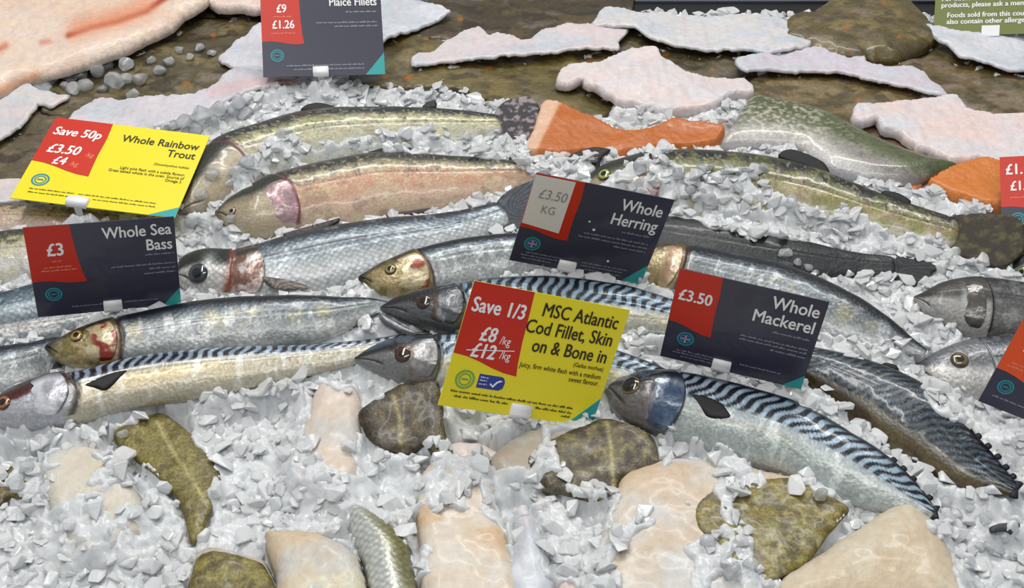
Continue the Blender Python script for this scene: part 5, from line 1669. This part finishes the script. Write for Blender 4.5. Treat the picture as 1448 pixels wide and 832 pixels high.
text('name_text', 'MSC Atlantic\nCod Fillet, Skin\non & Bone in', 0.955*w, 0.83*h, 0.0140, M['ink_black'], r, 'RIGHT', 0.005)
text('note_text', '(Gadus morhua)', 0.955*w, 0.475*h, 0.0046, M['ink_black'], r, 'RIGHT')
text('note_text', 'Juicy, firm white flesh with a medium\nsweet flavour.', 0.955*w, 0.405*h, 0.0054, M['ink_black'], r, 'RIGHT')
seal(r, 0.115*w, 0.235*h, 0.060*w, M['seal_green'])
bl = [(0.195*w, 0.185*h), (0.335*w, 0.185*h), (0.358*w, 0.205*h), (0.362*w, 0.235*h), (0.362*w, 0.262*h), (0.350*w, 0.29*h), (0.335*w, 0.298*h), (0.195*w, 0.298*h)]
flat_part('eco_label', bl, 0.0008, M['ink_blue'], r, 0.0002)
tick = [(0.27*w, 0.228*h), (0.278*w, 0.236*h), (0.292*w, 0.220*h), (0.31*w, 0.255*h), (0.332*w, 0.270*h), (0.348*w, 0.262*h), (0.335*w, 0.258*h), (0.318*w, 0.245*h), (0.296*w, 0.203*h)]
flat_part('eco_tick', tick, 0.0011, M['ink_white'], r, 0.0001)
fine_print(r, [(0.205*w, 0.255*w, 0.27*h), (0.205*w, 0.25*w, 0.245*h), (0.205*w, 0.255*w, 0.215*h)], M['ink_white'], 0.0012, 10)
fine_print(r, [(0.05*w, 0.84*w, 0.125*h), (0.08*w, 0.42*w, 0.085*h), (0.60*w, 0.84*w, 0.085*h), (0.78*w, 0.84*w, 0.05*h)], M['ink_black'], 0.0019, 11)

# --- Mackerel
r, w, h = card('dark card reading Whole Mackerel with red £3.50 price', 'mackerel', M['card_dark'], z0=0.052, clip_u=0.43)
red_tab(r, w, h, 0.29, 0.31, 0.66, 0.57); teal_corner(r, w, h, 0.13, 0.16)
text('price_text', '£3.50', 0.145*w, 0.68*h, 0.0135, M['ink_white'], r, 'CENTER', BD)
text('name_text', 'Whole\nMackerel', 0.965*w, 0.81*h, 0.0150, M['ink_white'], r, 'RIGHT', 0.006)
seal(r, 0.145*w, 0.26*h, 0.060*w, M['seal_teal'], True)
fine_print(r, [(0.70*w, 0.96*w, 0.55*h), (0.50*w, 0.96*w, 0.44*h), (0.50*w, 0.96*w, 0.40*h), (0.72*w, 0.96*w, 0.35*h)], M['ink_grey'], 0.0018, 12)
fine_print(r, [(0.10*w, 0.40*w, 0.115*h), (0.08*w, 0.40*w, 0.085*h), (0.14*w, 0.40*w, 0.05*h), (0.55*w, 0.84*w, 0.115*h)], M['ink_grey'], 0.0015, 13)

# --- right edge upper
r, w, h = card('dark card cut off at the right edge with red £1 price', 'right_up', M['card_dark'], z0=0.045, clip_u=0.5)
red_tab(r, w, h, 0.33, 0.37, 0.60, 0.56); teal_corner(r, w, h)
text('price_text', '£1.', 0.04*w, 0.80*h, 0.0140, M['ink_white'], r, 'LEFT', BD)
text('price_text', '£1.', 0.07*w, 0.62*h, 0.0125, M['ink_white'], r, 'LEFT', BD)
seal(r, 0.12*w, 0.30*h, 0.058*w, M['seal_teal'])
fine_print(r, [(0.07*w, 0.30*w, 0.535*h)], M['ink_pink'], 0.0014, 14)
fine_print(r, [(0.10*w, 0.40*w, 0.125*h), (0.08*w, 0.40*w, 0.09*h)], M['ink_grey'], 0.0014, 15)

# --- right edge lower
r, w, h = card('strongly tilted dark card at the lower right edge with orange red price corner', 'right_low', M['card_dark'], z0=0.035, clip_u=0.5)
M['card_orange'] = simple_mat('card_orange', (232, 84, 30), 0.4)
t = red_tab(r, w, h, 0.33, 0.37, 0.66, 0.60); t.data.materials[0] = M['card_orange']
text('price_text', '£', 0.10*w, 0.66*h, 0.020, M['ink_white'], r, 'LEFT', BD)
seal(r, 0.125*w, 0.245*h, 0.060*w, M['seal_teal'])
fine_print(r, [(0.08*w, 0.30*w, 0.50*h), (0.06*w, 0.32*w, 0.46*h)], M['ink_pink'], 0.0018, 16)
fine_print(r, [(0.07*w, 0.40*w, 0.11*h)], M['ink_grey'], 0.0015, 17)

# --- green notice
r, w, h = card('olive green allergen notice cut off by the top right corner', [(1328, -72), (1508, -80), (1503, 46), (1319, 52)], M['card_green'], z0=0.03, clip=False, name='allergen_notice', cat='notice', w0=0.135)
text('notice_text', 'For information about allergens in our\nproducts, please ask a member of staff.', 0.05*w, 0.395*h, 0.0078, M['ink_white'], r, 'LEFT', 0.02, sx=0.98)
text('notice_text', 'Foods sold from this counter may\nalso contain other allergens.', 0.10*w, 0.205*h, 0.0078, M['ink_white'], r, 'LEFT', 0.02, sx=0.98)
o_, Rm_ = None, None
box_clip = flat_part('clip', [(0.38*w, -0.002), (0.52*w, -0.002), (0.52*w, 0.10*h), (0.38*w, 0.10*h)], 0.0009, M['plastic'], r, 0.001)

# ------------------------------------------------------------------ light
w_ = bpy.data.worlds.new('shop_light'); bpy.context.scene.world = w_; w_.use_nodes = True
bg = w_.node_tree.nodes['Background']; bg.inputs[0].default_value = (0.93, 0.96, 1.0, 1); bg.inputs[1].default_value = 0.4


def area(name, loc, size, sy, power, col=(1, 0.98, 0.94), tgt=(0, 0.05, 0)):
    ld = bpy.data.lights.new(name, 'AREA'); ld.shape = 'RECTANGLE'; ld.size = size; ld.size_y = sy; ld.energy = power; ld.color = col
    lo = bpy.data.objects.new(name, ld); C.objects.link(lo); lo.location = loc
    d = Vector(tgt)-Vector(loc); lo.rotation_euler = d.to_track_quat('-Z', 'Y').to_euler()
    return lo


area('ceiling_light', (0.3, 1.2, 2.0), 1.6, 0.12, 30)
area('ceiling_light', (-0.6, 0.2, 2.2), 1.6, 0.12, 25)
area('ceiling_light', (0.2, -0.9, 2.3), 1.6, 0.15, 14)

sc = bpy.context.scene
sc.view_settings.view_transform = 'Standard'
sc.view_settings.look = 'None'
sc.view_settings.gamma = 1
sc.view_settings.use_curve_mapping = False
sc.view_settings.exposure = -0.25
